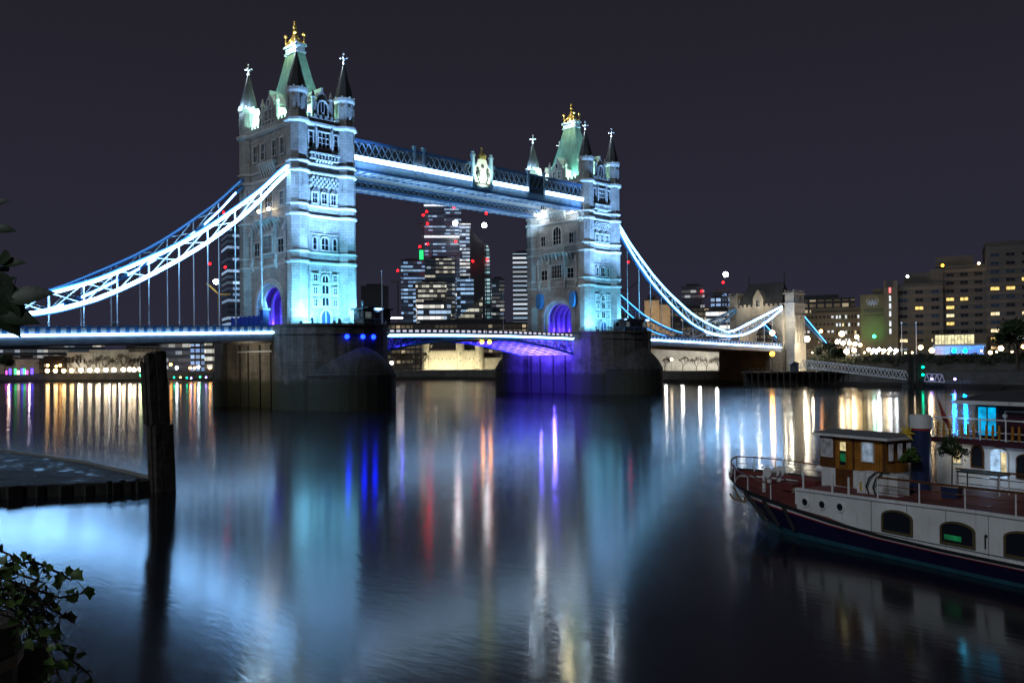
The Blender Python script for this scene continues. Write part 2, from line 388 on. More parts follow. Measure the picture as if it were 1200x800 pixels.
# ------------------------------------------------------------------ water and banks
def water_material():
    m, nt, p = _new('river_water')
    pos = N(nt, 'ShaderNodeNewGeometry').outputs['Position']
    p.inputs['Base Color'].default_value = (0.006, 0.008, 0.012, 1)
    p.inputs['Roughness'].default_value = 0.15; p.inputs['IOR'].default_value = 1.9
    # long calm patches and low ripples lying across the view
    mp = N(nt, 'ShaderNodeMapping'); nt.links.new(pos, mp.inputs[0])
    mp.inputs['Rotation'].default_value = (0, 0, YAW); mp.inputs['Scale'].default_value = (0.35, 1.0, 1)
    n1 = noise_node(nt, 0.9, 3, 0.5, mp.outputs[0]); n2 = noise_node(nt, 0.12, 2, 0.5, pos)
    a = N(nt, 'ShaderNodeMath', operation='MULTIPLY_ADD'); nt.links.new(n2.outputs[0], a.inputs[0]); a.inputs[1].default_value = 2.0; nt.links.new(n1.outputs[0], a.inputs[2])
    b = N(nt, 'ShaderNodeBump'); b.inputs['Strength'].default_value = 0.036; b.inputs['Distance'].default_value = 0.10
    n5 = noise_node(nt, 3.2, 2, 0.5, mp.outputs[0]); a5 = N(nt, 'ShaderNodeMath', operation='MULTIPLY_ADD'); nt.links.new(n5.outputs[0], a5.inputs[0]); a5.inputs[1].default_value = 1.1; nt.links.new(a.outputs[0], a5.inputs[2]); a = a5
    nt.links.new(a.outputs[0], b.inputs['Height']); nt.links.new(b.outputs[0], p.inputs['Normal'])
    n3 = noise_node(nt, 0.035, 3, 0.6, mp.outputs[0]); mr = N(nt, 'ShaderNodeMapRange'); nt.links.new(n3.outputs[0], mr.inputs[0])
    mr.inputs[1].default_value = 0.3; mr.inputs[2].default_value = 0.7; mr.inputs[3].default_value = 0.112; mr.inputs[4].default_value = 0.146
    p.inputs['Anisotropic'].default_value = 0.6
    tg = N(nt, 'ShaderNodeCombineXYZ'); tg.inputs[0].default_value = FWD.x; tg.inputs[1].default_value = FWD.y; nt.links.new(tg.outputs[0], p.inputs['Tangent'])
    nt.links.new(mr.outputs[0], p.inputs['Roughness'])
    MATS['river_water'] = m
water_material()
wm = MB(); wm.poly((-5000, -3000, 0), (5000, -3000, 0), (5000, 5000, 0), (-5000, 5000, 0))
tag(wm.build('water', 'river_water'), kind='structure')
BANK = [(900, 20), (300, 78), (85, 112), (21, 128), (-40, 127), (-90, 129), (-165, 134), (-215, 93), (-340, -10), (-470, -125), (-1200, -620)]
gm = MB(); gp = BANK + [(-4800, -1500), (-4800, 4800), (4800, 4800), (4800, 0)]
gm.poly(*[(x, y, 4.0) for x, y in gp][::-1])
tag(gm.build('ground', 'bank_ground'), kind='structure')
rw = MB()
for (x0, y0), (x1, y1) in zip(BANK[:-1], BANK[1:]):
    d = Vector((x1 - x0, y1 - y0, 0)).normalized(); nn = Vector((-d.y, d.x, 0))
    if nn.y > 0: nn = -nn
    a, b = Vector((x0, y0, 0)), Vector((x1, y1, 0))
    lo = [a + nn * 0.6, b + nn * 0.6, b - nn * 0.5, a - nn * 0.5]
    hi = [a + nn * 0.1, b + nn * 0.1, b - nn * 0.5, a - nn * 0.5]
    rw.hexa([p + UP * -1 for p in lo], [p + UP * 4.25 for p in hi])
t = thing('river_wall', 'long dark stone embankment wall along the far bank', 'river wall', (21, 128, 0))
rw.build('wall', 'river_wall_stone', t)
fs = MB()
for (x0, y0), (x1, y1) in zip(BANK[:-1], BANK[1:]):
    d = Vector((x1 - x0, y1 - y0, 0)).normalized(); nn = Vector((-d.y, d.x, 0))
    if nn.y > 0: nn = -nn
    a, b = Vector((x0, y0, 0)), Vector((x1, y1, 0))
    fs.poly(a + nn * 0.3 + UP * 1.2, b + nn * 0.3 + UP * 1.2, b + nn * 7 - UP * 0.15, a + nn * 7 - UP * 0.15)
paint('mud', (0.030, 0.027, 0.022), 0.55, var=0.5, scale=0.3, bump=0.6, bscale=2)
tag(fs.build('foreshore', 'mud'), kind='structure')
# the near bank the photographer stands on
nb = MB(); d = FWD; e = RGT; c0 = Vector((CX, CY, 0))
pp = [c0 + d * 4.0 - e * 60, c0 + d * 4.0 + e * 40, c0 - d * 60 + e * 60, c0 - d * 60 - e * 60]
nb.prism([(p.x, p.y) for p in pp], -1, 7.0)
tag(nb.build('promenade', 'concrete'), kind='structure')

# ------------------------------------------------------------------ bridge piers
def pier_outline(cy, r=10.65, xc=12.0, notch=0.0, nx=8.7, grow=0.0, n=12):
    r += grow; P = []
    for i in range(n + 1):
        t = -math.pi / 2 + math.pi * i / n; P.append((xc + r * math.cos(t), cy + r * math.sin(t)))
    if notch: P += [(nx, cy + r), (nx, cy + r - notch), (-nx, cy + r - notch), (-nx, cy + r)]
    for i in range(n + 1):
        t = math.pi / 2 + math.pi * i / n; P.append((-xc + r * math.cos(t), cy + r * math.sin(t)))
    if notch: P += [(-nx, cy - r), (-nx, cy - r + notch), (nx, cy - r + notch), (nx, cy - r)]
    return P
def pier(cy, label, lamps):
    root = thing('bridge_pier', label, 'bridge pier', (0, cy, 0))
    b = MB(); b.prism(pier_outline(cy, notch=2.2), -3, 12.3); b.prism(pier_outline(cy), 12.3, 15.1)
    b.build('body', 'pier_granite', root)
    c = MB(); c.prism(pier_outline(cy, grow=0.22), 13.55, 13.85); c.prism(pier_outline(cy, grow=0.3), 15.1, 15.5)
    c.build('coping', 'pier_granite', root)
    for s in (1, -1):
        k = MB(); n = 9; right = []; tipx = 26.6; base = 9.0
        for i in range(n + 1):
            t = i / n; right.append((15 + (tipx - 15) * math.sin(t * math.pi / 2), base * math.cos(t * math.pi / 2) ** 0.85))
        pl = [(x, -y) for x, y in right] + [(x, y) for x, y in right[-2::-1]]
        ap = 22.3; rings = [(-3, 0.0), (5.8, 0.0), (6.2, -0.03)] + [(6.2 + 5.2 * (.35 * u + .65 * math.sin(u * math.pi / 2)), .5 * u + .5 * (1 - math.cos(u * math.pi / 2))) for u in (0.12, 0.25, 0.4, 0.55, 0.7, 0.85, 0.98)]
        prev = None
        for z, q in rings:
            ring = [(s * (x + (ap - x) * max(q, 0) * (1 if x > ap else 1)), cy + y * (1 - max(q, 0)) * (1.02 if q < 0 else 1), z) for x, y in pl]
            if prev:
                for i in range(len(ring)):
                    j = (i + 1) % len(ring); k.poly(prev[i], prev[j], ring[j], ring[i])
            prev = ring
        k.poly(*prev)
        k.build('cutwater', 'shaded_cutwater_granite', root)
    for s in (1, -1):
        for x in (-7.6, -4.2, 0.4, 4.6, 7.9):
            f = MB(); f.box(x - .16, x + .16, cy + s * 8.45 - .22, cy + s * 8.45 + .22, -2, 12.0); f.build('fender', 'wharf_timber', root)
        f = MB(); f.box(-8.4, 8.4, cy + s * 8.72 - .03, cy + s * 8.72 + .03, 10.6, 10.9); f.build('waling', 'grey_steel', root)
    ol = pier_outline(cy, grow=0.05)
    for sd in (1, -1):
      rl = MB()
      for i in range(len(ol)):
        (x0, y0), (x1, y1) = ol[i], ol[(i + 1) % len(ol)]
        if abs(x0) < 11.5 and abs(x1) < 11.5: continue
        if abs(x1 - x0) > 12 or x0 * sd < 0: continue
        rl.tube((x0, y0, 15.5), (x0, y0, 16.5), 0.05); rl.bar((x0, y0, 16.5), (x1, y1, 16.5), 0.08); rl.bar((x0, y0, 16.05), (x1, y1, 16.05), 0.05)
      rl.build('railing', 'blue_steel', root)
    for an in lamps:
        a = R_(an); x, y = 12.0 + 10.65 * math.cos(a), cy + 10.65 * math.sin(a)
        l = MB(); dv = Vector((math.cos(a), math.sin(a), 0))
        l.tube(Vector((x, y, 13.1)) - dv * 0.1, Vector((x, y, 13.1)) + dv * 0.22, 0.42, 0.38, 12); l.build('blue_lamp', 'lamp_blue', root)
    return root
pier(-41.2, 'near granite river pier with three blue lamps carrying the taller left tower', [-17.5, -1, 12.4])
pier(41.2, 'farther granite river pier lit violet on its side under the right tower', [])

# ------------------------------------------------------------------ towers
def octa(x, y, r): return [(x + r * math.cos(R_(22.5 + 45 * i)), y + r * math.sin(R_(22.5 + 45 * i))) for i in range(8)]
SX, SY = 9.27, 5.23
TUR = [(sx * SX, sy * SY) for sx in (-1, 1) for sy in (-1, 1)]
def tower(cy, river, label):
    root = thing('bridge_tower', label, 'bridge tower', (0, cy, 15.5))
    # walls
    b = MB(); a = 4.9; zs = 19.6; rise = 4.3; HX, HY = 10.05, 6.0
    arch = [(a * math.cos(math.pi * i / 20), zs + rise * math.sin(math.pi * i / 20)) for i in range(21)]
    pl = [(HX, 15.5), (HX, 27.4), (-HX, 27.4), (-HX, 15.5), (-a, 15.5)] + arch[::-1] + [(a, 15.5)]
    b.ext([(x, cy - HY, z) for x, z in pl], (0, 2 * HY, 0))
    b.box(-HX + .05, HX - .05, cy - HY + .05, cy + HY - .05, 27.4, 36.2)
    b.box(-HX + .15, HX - .15, cy - HY + .12, cy + HY - .12, 36.2, 44.2)
    b.box(-HX + .22, HX - .22, cy - HY + .2, cy + HY - .2, 44.2, 54.3)
    b.build('wall', 'tower_stone', root)
    # arch mouldings and vault ribs
    for sy in (-1, 1):
        m = MB()
        for rad, y0, y1 in ((0.0, 0.0, 0.30), (0.55, 0.0, 0.18)):
            pts = [((a + rad) * math.cos(math.pi * i / 20), zs + (rise + rad) * math.sin(math.pi * i / 20)) for i in range(21)]
            po = [((a + rad + .4) * math.cos(math.pi * i / 20), zs + (rise + rad + .4) * math.sin(math.pi * i / 20)) for i in range(21)]
            for i in range(20):
                q = [pts[i], po[i], po[i + 1], pts[i + 1]]
                m.ext([(x, cy + sy * HY, z) for x, z in q], (0, sy * y1, 0))
            for sx in (-1, 1): m.box(*sorted((sx * (a + rad), sx * (a + rad + .4))), *sorted((cy + sy * HY, cy + sy * (HY + y1))), 15.5, zs)
        m.build('arch_moulding', 'carved_stone', root)
    for k in range(6):
        y = cy - 5.0 + k * 2.0; rb = MB()
        for i in range(16):
            t0, t1 = math.pi * i / 16, math.pi * (i + 1) / 16
            q = [((a - .02) * math.cos(t0), zs + (rise - .02) * math.sin(t0)), ((a - .02) * math.cos(t1), zs + (rise - .02) * math.sin(t1)), ((a - .7) * math.cos(t1), zs + (rise - .7) * math.sin(t1)), ((a - .7) * math.cos(t0), zs + (rise - .7) * math.sin(t0))]
            rb.ext([(x, y - .22, z) for x, z in q], (0, .44, 0))
        for sx in (-1, 1): rb.box(*sorted((sx * (a - .7), sx * (a - .02))), y - .22, y + .22, 15.5, zs)
        rb.build('vault_rib', 'white_steel', root)
    # string courses all round
    for z, h, g in ((27.05, .55, .28), (29.05, .4, .22), (35.9, .5, .28), (37.85, .42, .22), (44.0, .55, .32), (45.85, .42, .24), (53.2, .75, .42)):
        c = MB()
        for k, (x, y) in enumerate(TUR):
            e = .012 * k
            lo, mi = octa(x, cy + y, 2.05), octa(x, cy + y, 2.08 + g)
            c.hexa([(p, q, z + e) for p, q in lo], [(p, q, z + h * .4 + e) for p, q in mi]); c.prism(mi, z + h * .4 + e, z + h + e)
        X, Y = HX, HY
        rect = lambda gx: [(-X - gx, cy - Y - gx), (X + gx, cy - Y - gx), (X + gx, cy + Y + gx), (-X - gx, cy + Y + gx)]
        c.hexa([(p, q, z - .02) for p, q in rect(.02)], [(p, q, z + h * .5) for p, q in rect(g * .8)]); c.prism(rect(g * .8), z + h * .5, z + h - .02)
        c.build('string_course', 'carved_stone', root)
    # turrets
    for k, (x, y) in enumerate(TUR):
        t = MB(); ph = R_(22.5)
        t.lathe([(15.5, 2.32), (16.4, 2.32), (16.8, 2.08), (26.9, 2.04), (44.0, 2.0), (44.3, 1.95), (53.4, 1.92), (54.1, 1.9), (58.7, 1.88)], x, cy + y, 8, ph)
        # small slit lights and pointed panels on the turret shaft
        for i in range(8):
            an = R_(45 * i); dx, dy = math.cos(an), math.sin(an); rr = 1.87
            px_, py_ = x + rr * dx, cy + y + rr * dy; tx, ty = -dy, dx
            for w_, z0, z1 in ((.34, 41.4, 43.6),):
                t.hexa([(px_ - tx * w_, py_ - ty * w_, z0), (px_ + tx * w_, py_ + ty * w_, z0), (px_ + dx * .22, py_ + dy * .22, z0)], [(px_ - tx * .03, py_ - ty * .03, z1), (px_ + tx * .03, py_ + ty * .03, z1), (px_ + dx * .05, py_ + dy * .05, z1)])
            for z0, z1 in ((55.6, 57.9),):
                t.hexa([(px_ - tx * .30, py_ - ty * .30, z0), (px_ + tx * .30, py_ + ty * .30, z0), (px_ + tx * .30 + dx * .07, py_ + ty * .30 + dy * .07, z0), (px_ - tx * .30 + dx * .07, py_ - ty * .30 + dy * .07, z0)],
                       [(px_ - tx * .30, py_ - ty * .30, z1), (px_ + tx * .30, py_ + ty * .30, z1), (px_ + tx * .30 + dx * .07, py_ + ty * .30 + dy * .07, z1), (px_ - tx * .30 + dx * .07, py_ - ty * .30 + dy * .07, z1)])
        to = t.build('turret', 'tower_stone', root)
        c = MB(); c.lathe([(58.7, 1.89), (59.15, 2.1), (59.7, 2.1), (59.71, 1.7)], x, cy + y, 8, ph)
        for i in range(8):
            an = R_(45 * i); c.box(x + 1.92 * math.cos(an) - .13, x + 1.92 * math.cos(an) + .13, cy + y + 1.92 * math.sin(an) - .13, cy + y + 1.92 * math.sin(an) + .13, 59.72, 59.98)
        c.build('turret_cornice', 'carved_stone', to)
        s = MB(); s.lathe([(59.73, 1.86), (60.4, 1.76), (66.7, .16)], x, cy + y, 8, ph)
        s.build('spire', 'slate', to)
        f = MB(); f.lathe([(66.5, .14), (66.9, .30), (67.2, .14), (68.7, .07)], x, cy + y, 6)
        f.ball((x, cy + y, 67.75), .26, 8, 5); f.ball((x, cy + y, 68.75), .2, 8, 5, 1.5)
        for i in range(4):
            an = R_(45 + 90 * i); f.tube((x, cy + y, 67.75), (x + .62 * math.cos(an), cy + y + .62 * math.sin(an), 67.85), .1, .09, 5)
            f.ball((x + .66 * math.cos(an), cy + y + .66 * math.sin(an), 67.88), .2, 6, 4)
        f.build('finial', 'white_steel', to)
    # parapet with battlements
    p = MB()
    for sy in (-1, 1):
        y = cy + sy * (HY - .1); p.box(-7.4, 7.4, y - .2, y + .2, 54.0, 54.9)
        for i in range(13):
            x = -7.0 + i * 14 / 12; p.box(x - .33, x + .33, y - .21, y + .21, 54.905, 55.55)
    for sx in (-1, 1):
        x = sx * (HX - .1); p.box(x - .2, x + .2, cy - 3.4, cy + 3.4, 54.0, 54.9)
        for i in range(6):
            y = cy - 3.0 + i * 1.2; p.box(x - .21, x + .21, y - .3, y + .3, 54.905, 55.55)
    p.build('parapet', 'tower_stone', root)
    # gabled dormers
    def gable(name, axis, s, wd, zt, dep):
        g = MB(); n0 = (HX - .35) if axis == 'x' else (HY - .25); h = wd / 2
        prof = [(-h, 54.0), (h, 54.0), (h, 57.8), (h * .62, 58.2), (h * .62, 58.9), (.22, zt - .7), (.22, zt), (-.22, zt), (-.22, zt - .7), (-h * .62, 58.9), (-h * .62, 58.2), (-h, 57.8)]
        if axis == 'y': g.ext([(q, cy + s * n0, z) for q, z in prof], (0, -s * dep, 0))
        else: g.ext([(s * n0, cy + q, z) for q, z in prof], (-s * dep, 0, 0))
        for q in (-h - .1, h + .1):
            if axis == 'y': g.lathe([(54, .38), (58.6, .34), (58.9, .5), (59.1, .4), (60.4, .06)], q, cy + s * (n0 - .1), 6)
            else: g.lathe([(54, .38), (58.6, .34), (58.9, .5), (59.1, .4), (60.4, .06)], s * (n0 - .1), cy + q, 6)
        return g.build(name, 'tower_stone', root)
    for s in (-1, 1):
        gable('gable', 'y', s, 5.4, 61.4, 4.0); gable('gable', 'x', s, 3.7, 60.9, 5.0)
    # steep roof with flat top, cresting and crown
    rf = MB(); prev = None
    for z, hx, hy in ((54.3, 6.8, 4.1), (56.5, 5.7, 3.4), (60, 4.6, 2.75), (65, 3.2, 1.75), (69.6, 2.1, .95)):
        q = [(-hx, cy - hy, z), (hx, cy - hy, z), (hx, cy + hy, z), (-hx, cy + hy, z)]
        if prev: 
            for i in range(4): rf.poly(prev[i], prev[(i + 1) % 4], q[(i + 1) % 4], q[i])
        prev = q
    rf.poly(*prev); ro = rf.build('roof', 'copper_roof', root)
    cr = MB(); cr.box(-2.3, 2.3, cy - 1.15, cy + 1.15, 69.6, 70.0); cr.box(-2.1, 2.1, cy - .95, cy + .95, 70.002, 71.0); cr.box(-2.4, 2.4, cy - 1.25, cy + 1.25, 71.002, 71.45)
    cr.build('roof_platform', 'pale_blue_steel', ro)
    cw = MB()
    for sx in (-1, 1):
        for sy in (-1, 1):
            x, y = sx * 1.75, cy + sy * .95
            cw.tube((x, y, 71.45), (x * 1.05, cy + sy * 1.0, 73.2), .2, .16, 6); cw.ball((x * 1.05, cy + sy * 1.0, 73.5), .42, 8, 5)
            cw.tube((x, y, 71.6), (0, cy, 73.9), .18, .12, 6); cw.tube((x * .6, cy + sy * .35, 72.2), (x * .3, cy, 74.0), .12, .08, 5)
    cw.lathe([(71.5, 1.25), (72.3, .95), (73.2, .6), (74.2, .4), (75.2, .2)], 0, cy, 10); cw.ball((0, cy, 75.2), .5, 10, 6); cw.ball((0, cy, 76.1), .34, 8, 5, 1.4)
    cw.bar((-.3, cy, 76.0), (.3, cy, 76.0), .1)
    cw.build('crown', 'gilding', ro, smooth=True)
    # windows of the river side (east)
    fx = HX
    def we(y, z, *a, **k): return window(root, (fx + k.pop('off', 0), cy + y, z), FACE_E, *a, **k)
    for z in (19.3, 21.6, 24.0):
        for y in (-2.15, 2.15): we(y, z, .8, 1.15, 2, trans=1, fr=.22)
        if z < 23.9: we(0, z, 1.5, 1.35, 2, arch=.25, fr=.25)
    we(0, 23.7, 1.3, .8, 2, arch=.55, fr=.3)
    for y in (-3.0, 3.0): we(y, 15.7, .75, 1.3, 1, fr=.2)
    dr = we(0, 15.55, 2.1, 1.6, 2, arch=1.25, fr=.42, dep=.4, fmat='carved_stone', gmat='gate_blue')
    pn = MB(); pn.box(fx - .02, fx + .14, cy - 1.5, cy + 1.5, 25.55, 25.85)
    for y in (-1.1, 0, 1.1): pn.lathe([(25.0, .16), (26.2, .14), (26.5, .02)], fx + .05, cy + y, 6)
    for z in (18.9, 21.25, 23.6): pn.box(fx - .02, fx + .10, cy - 3.1, cy + 3.1, z, z + .14)
    for y in (-2.9, -1.25, 1.25, 2.9): pn.box(fx - .02, fx + .07, cy + y - .12, cy + y + .12, 19.05, 25.6)
    pn.build('carved_panel', 'carved_stone', root)
    for y in (-2.2, 2.2): we(y, 29.9, .75, 1.9, 1, arch=.4, off=-.05, trans=1, fr=.22)
    we(0, 29.9, 1.5, 1.9, 2, arch=.45, off=-.05, trans=1, fr=.28)
    lb = MB(); lb.box(fx - .07, fx + .12, cy - 3.1, cy + 3.1, 32.75, 32.95); lb.lathe([(33.0, .2), (33.9, .16), (34.5, .02)], fx, cy, 6)
    lb.build('window_label', 'carved_stone', root)
    # corbel table and canopied niches under the upper band
    ct = MB()
    for r in range(4):
        for c in range(8):
            y = -2.9 + c * .83 + (.41 if r % 2 else 0)
            if y < 3.2: ct.box(fx - .2, fx + .12 + .09 * r, cy + y - .24, cy + y + .24, 41.75 + r * .52, 42.1 + r * .52)
    ct.build('corbel_table', 'carved_stone', root)
    for y in (-2.05, 0, 2.05):
        we(y, 38.7, 1.05, 1.9, 2, arch=.0, off=-.15, trans=1, fr=.28)
        n_ = MB(); n_.hexa([(fx - .2, cy + y - .75, 40.75), (fx + .35, cy + y - .75, 40.75), (fx + .35, cy + y + .75, 40.75), (fx - .2, cy + y + .75, 40.75)], [(fx - .2, cy + y - .12, 41.7), (fx + .02, cy + y - .12, 41.7), (fx + .02, cy + y + .12, 41.7), (fx - .2, cy + y + .12, 41.7)])
        n_.build('canopy', 'carved_stone', root)
    # tall bay under the main cornice
    we(0, 49.2, 2.5, 3.0, 3, off=-.2, trans=2, fr=.2, dep=.5)
    for y in (-2.75, 2.75): we(y, 49.2, .8, 2.9, 1, off=-.2, trans=2, fr=.3)
    bl = MB(); bl.box(fx - .25, fx + .75, cy - 3.3, cy + 3.3, 47.9, 48.2); bl.box(fx - .2, fx + .55, cy - 3.2, cy + 3.2, 46.9, 47.15)
    for i in range(9):
        y = -2.9 + i * 5.8 / 8; bl.box(fx + .35, fx + .6, cy + y - .12, cy + y + .12, 47.16, 47.89)
    for i in range(6):
        y = -1.6 + i * 3.2 / 5; bl.hexa([(fx - .2, cy + y - .14, 46.3), (fx - .02, cy + y - .14, 46.3), (fx - .02, cy + y + .14, 46.3), (fx - .2, cy + y + .14, 46.3)], [(fx - .2, cy + y - .2, 46.89), (fx + .65, cy + y - .2, 46.89), (fx + .65, cy + y + .2, 46.89), (fx - .2, cy + y + .2, 46.89)])
    for y in (-1.75, 1.75): bl.lathe([(48.2, .24), (52.9, .2)], fx + .25, cy + y, 8)
    bl.build('balcony', 'carved_stone', root)
    we(0, 54.9, 2.0, 2.3, 3, arch=1.1, off=-.33, trans=1, fr=.24, gmat='dark_glass' if river > 0 else 'dark_glass')
    # windows of the road side (south)
    fy = cy - HY
    def ws(x, z, *a, **k): return window(root, (x, fy + k.pop('off', 0), z), FACE_S, *a, **k)
    ws(0, 29.8, 3.6, 3.3, 4, trans=2, fr=.3, dep=.6)
    for x in (-4.6, 4.6): ws(x, 29.6, 2.1, 2.5, 2, trans=1, fr=.3)
    br = MB()
    for sx in (-1, 1):
        for x in (2.75, 6.6):
            br.box(*sorted((sx * x - .3, sx * x + .3)), fy - .42, fy + .02, 28.3, 33.6)
            br.hexa([(sx * x - .45, fy - .9, 33.6), (sx * x + .45, fy - .9, 33.6), (sx * x + .45, fy + .02, 33.6), (sx * x - .45, fy + .02, 33.6)], [(sx * x - .06, fy - .5, 35.4), (sx * x + .06, fy - .5, 35.4), (sx * x + .06, fy, 35.4), (sx * x - .06, fy, 35.4)])
            br.hexa([(sx * x - .2, fy - .1, 26.6), (sx * x + .2, fy - .1, 26.6), (sx * x + .2, fy + .02, 26.6), (sx * x - .2, fy + .02, 26.6)], [(sx * x - .3, fy - .75, 28.28), (sx * x + .3, fy - .75, 28.28), (sx * x + .3, fy + .02, 28.28), (sx * x - .3, fy + .02, 28.28)])
    for i in range(9):
        x = -5.2 + i * 1.3; br.hexa([(x - .2, fy - .05, 34.2), (x + .2, fy - .05, 34.2), (x + .2, fy + .02, 34.2), (x - .2, fy + .02, 34.2)], [(x - .28, fy - 1.1, 36.05), (x + .28, fy - 1.1, 36.05), (x + .28, fy + .02, 36.05), (x - .28, fy + .02, 36.05)])
    br.build('buttress', 'carved_stone', root)
    bal = MB(); bal.box(-3.6, 3.6, fy - 1.6, fy + .02, 36.05, 36.35); bal.box(-3.6, 3.6, fy - 1.55, fy - 1.35, 37.25, 37.5)
    for i in range(13):
        x = -3.4 + i * 6.8 / 12; bal.box(x - .1, x + .1, fy - 1.52, fy - 1.38, 36.352, 37.248)
    bal.build('balcony', 'carved_stone', root)
    ws(0, 38.6, 2.7, 3.3, 3, arch=1.2, off=.08, trans=2, fr=.35)
    for x in (-5.0, 5.0): ws(x, 38.6, 1.5, 2.5, 2, off=.08, trans=1, fr=.3)
    for x in (-5.2, -2.2, 2.2, 5.2): ws(x, 48.3, 1.35, 3.0, 2, off=.16, trans=1, fr=.25)
    for x in (-.9, .9): ws(x, 55.6, 1.0, 1.9, 2, off=.2, trans=1, fr=.2)
    ws(0, 58.4, .7, .9, 1, off=.2, arch=.35, fr=.18)
    cb = MB()
    for i in range(7):
        x = -2.6 + i * 5.2 / 6; cb.hexa([(x - .18, fy + .1, 44.8), (x + .18, fy + .1, 44.8), (x + .18, fy + .25, 44.8), (x - .18, fy + .25, 44.8)], [(x - .26, fy - .8, 46.9), (x + .26, fy - .8, 46.9), (x + .26, fy + .25, 46.9), (x - .26, fy + .25, 46.9)])
    cb.box(-3.1, 3.1, fy - .9, fy + .2, 46.9, 47.5)
    cb.build('corbel_table', 'carved_stone', root)
    return root
T_S = tower(-41.2, 1, 'taller looking left Gothic tower of the bridge, floodlit icy blue, nearest the camera')
T_N = tower(41.2, -1, 'right Gothic tower of the bridge with violet lit archway and two blue shields')
for x in (-5.9, 5.9):
    s = MB(); y = 41.2 - 6.0; n = 8
    pl = [(x - .9, 23.0), (x - .9, 25.0), (x - .45, 26.0), (x + .45, 26.0), (x + .9, 25.0), (x + .9, 23.0), (x + .4, 22.1), (x - .4, 22.1)]
    s.ext([(a, y - 1.3, b) for a, b in pl], (0, 1.3, 0))
    s.build('shield', 'blue_steel', T_N)

# ------------------------------------------------------------------ high walkways
paint('walk_blue', (0.07, 0.16, 0.32), 0.5, var=.3)
paint('walk_inner', (0.10, 0.12, 0.145), 0.6)
def walkway(sgn, label, lit):
    xo, xi = sgn * 9.4, sgn * 5.9; y0, y1 = -35.1, 35.1; zb, zt = 46.3, 52.4
    root = thing('high_walkway', label, 'walkway', ((xo + xi) / 2, 0, zb))
    f = MB(); f.box(*sorted((xo, xi)), y0, y1, zb + .3, zb + .6)
    for i in range(36):
        y = y0 + 1 + i * 1.94; f.box(*sorted((xo - sgn * .1, xi + sgn * .1)), y - .12, y + .12, zb - .05, zb + .3)
    f.build('floor', 'grey_steel', root)
    rr = MB(); rr.box(*sorted((xo + sgn * -.3, xi + sgn * .3)), y0, y1, 51.9, 52.15); rr.build('roof', 'grey_steel', root)
    for x in (xo, xi):
        g = MB()
        for z, h in ((zb + .05, .5), (48.05, .3), (49.25, .3), (52.15, .5)): g.box(x - .16, x + .16, y0, y1, z, z + h)
        g.build('chord', 'walk_blue', root)
        l = MB(); n = 44; st = (y1 - y0) / n
        for i in range(n):
            a, b = y0 + i * st, y0 + (i + 1) * st
            l.bar((x + .05, a, 49.5), (x + .05, b, 52.2), .14, .16, (1, 0, 0)); l.bar((x - .05, b, 49.5), (x - .05, a, 52.2), .14, .16, (1, 0, 0))
            l.bar((x + .05, a, zb + .5), (x + .05, b, 48.1), .10, .12, (1, 0, 0)); l.bar((x - .05, b, zb + .5), (x - .05, a, 48.1), .10, .12, (1, 0, 0))
        l.build('lattice', 'pale_blue_steel', root)
        bp = MB(); bp.box(x - .06, x + .06, y0, y1, 48.36, 49.24); bp.build('band', 'white_steel', root)
    xm = (xo + xi) / 2
    wl = MB(); wl.box(xm - .9, xm + .9, y0, y1, zb + .6, 51.9); wl.build('glazing', 'walk_inner', root)
    if lit:
        lp = MB(); lp.box(xo - .04, xo + .12, y0, y1, zb + .55, 48.05)
        for i in range(36): lp.box(xo + .12, xo + .2, y0 + 1 + i * 1.94 - .07, y0 + 1 + i * 1.94 + .07, zb + .6, 48.0)
        lp.build('lower_panel', 'pale_blue_steel', root)
    for y in (-18.9, -16.5, 14.9, 20.3):
        p = MB(); p.box(xo - .3, xo + .3, y - .28, y + .28, 48.0, 53.2); p.box(xo - .42, xo + .42, y - .4, y + .4, 53.2, 53.5); p.build('post', 'pale_blue_steel', root)
    for ya, yb in ((-18.6, -16.8), (15.2, 20.0)):
        q = MB(); q.box(xo - .1, xo + .1, ya, yb, 48.1, 52.7); q.build('side_panel', 'grey_steel' if yb < 0 else 'dark_steel', root)
    if lit:
        for ya, yb in ((y0, -3.2), (3.2, 14.5), (20.7, y1)):
            s = MB(); s.box(xo + .3, xo + .62, ya, yb, 48.42, 49.2); s.build('light_strip', 'strip_walkway', root)
    # lamps under the structure wash it with light
    return root
WK_E = walkway(1, 'nearer high level lattice walkway with a white light strip and royal crest', True)
WK_W = walkway(-1, 'farther high level lattice walkway showing below the lit one', False)
# royal crest in the middle of the near walkway
c = thing('bridge_crest', 'white royal coat of arms panel with a gold crown on the high walkway', 'coat of arms', (9.6, 0, 47.6))
b = MB(); b.ext([(9.45, y, z) for y, z in ((-2.4, 47.6), (2.4, 47.6), (2.4, 51.6), (1.6, 52.4), (1.2, 53.6), (-1.2, 53.6), (-1.6, 52.4), (-2.4, 51.6))], (.35, 0, 0)); b.build('panel', 'carved_stone', c)
for y in (-2.75, 2.75):
    b = MB(); b.box(9.35, 9.95, y - .32, y + .32, 47.2, 54.0); b.box(9.25, 10.05, y - .45, y + .45, 54.0, 54.4); b.ball((9.65, y, 54.8), .4, 8, 6); b.build('post', 'pale_blue_steel', c)
b = MB(); sh = [(-.9, 51.0), (.9, 51.0), (.9, 49.7), (0, 48.7), (-.9, 49.7)]
b.ext([(9.8, y, z) for y, z in sh], (.2, 0, 0)); b.build('shield', 'carved_stone', c)
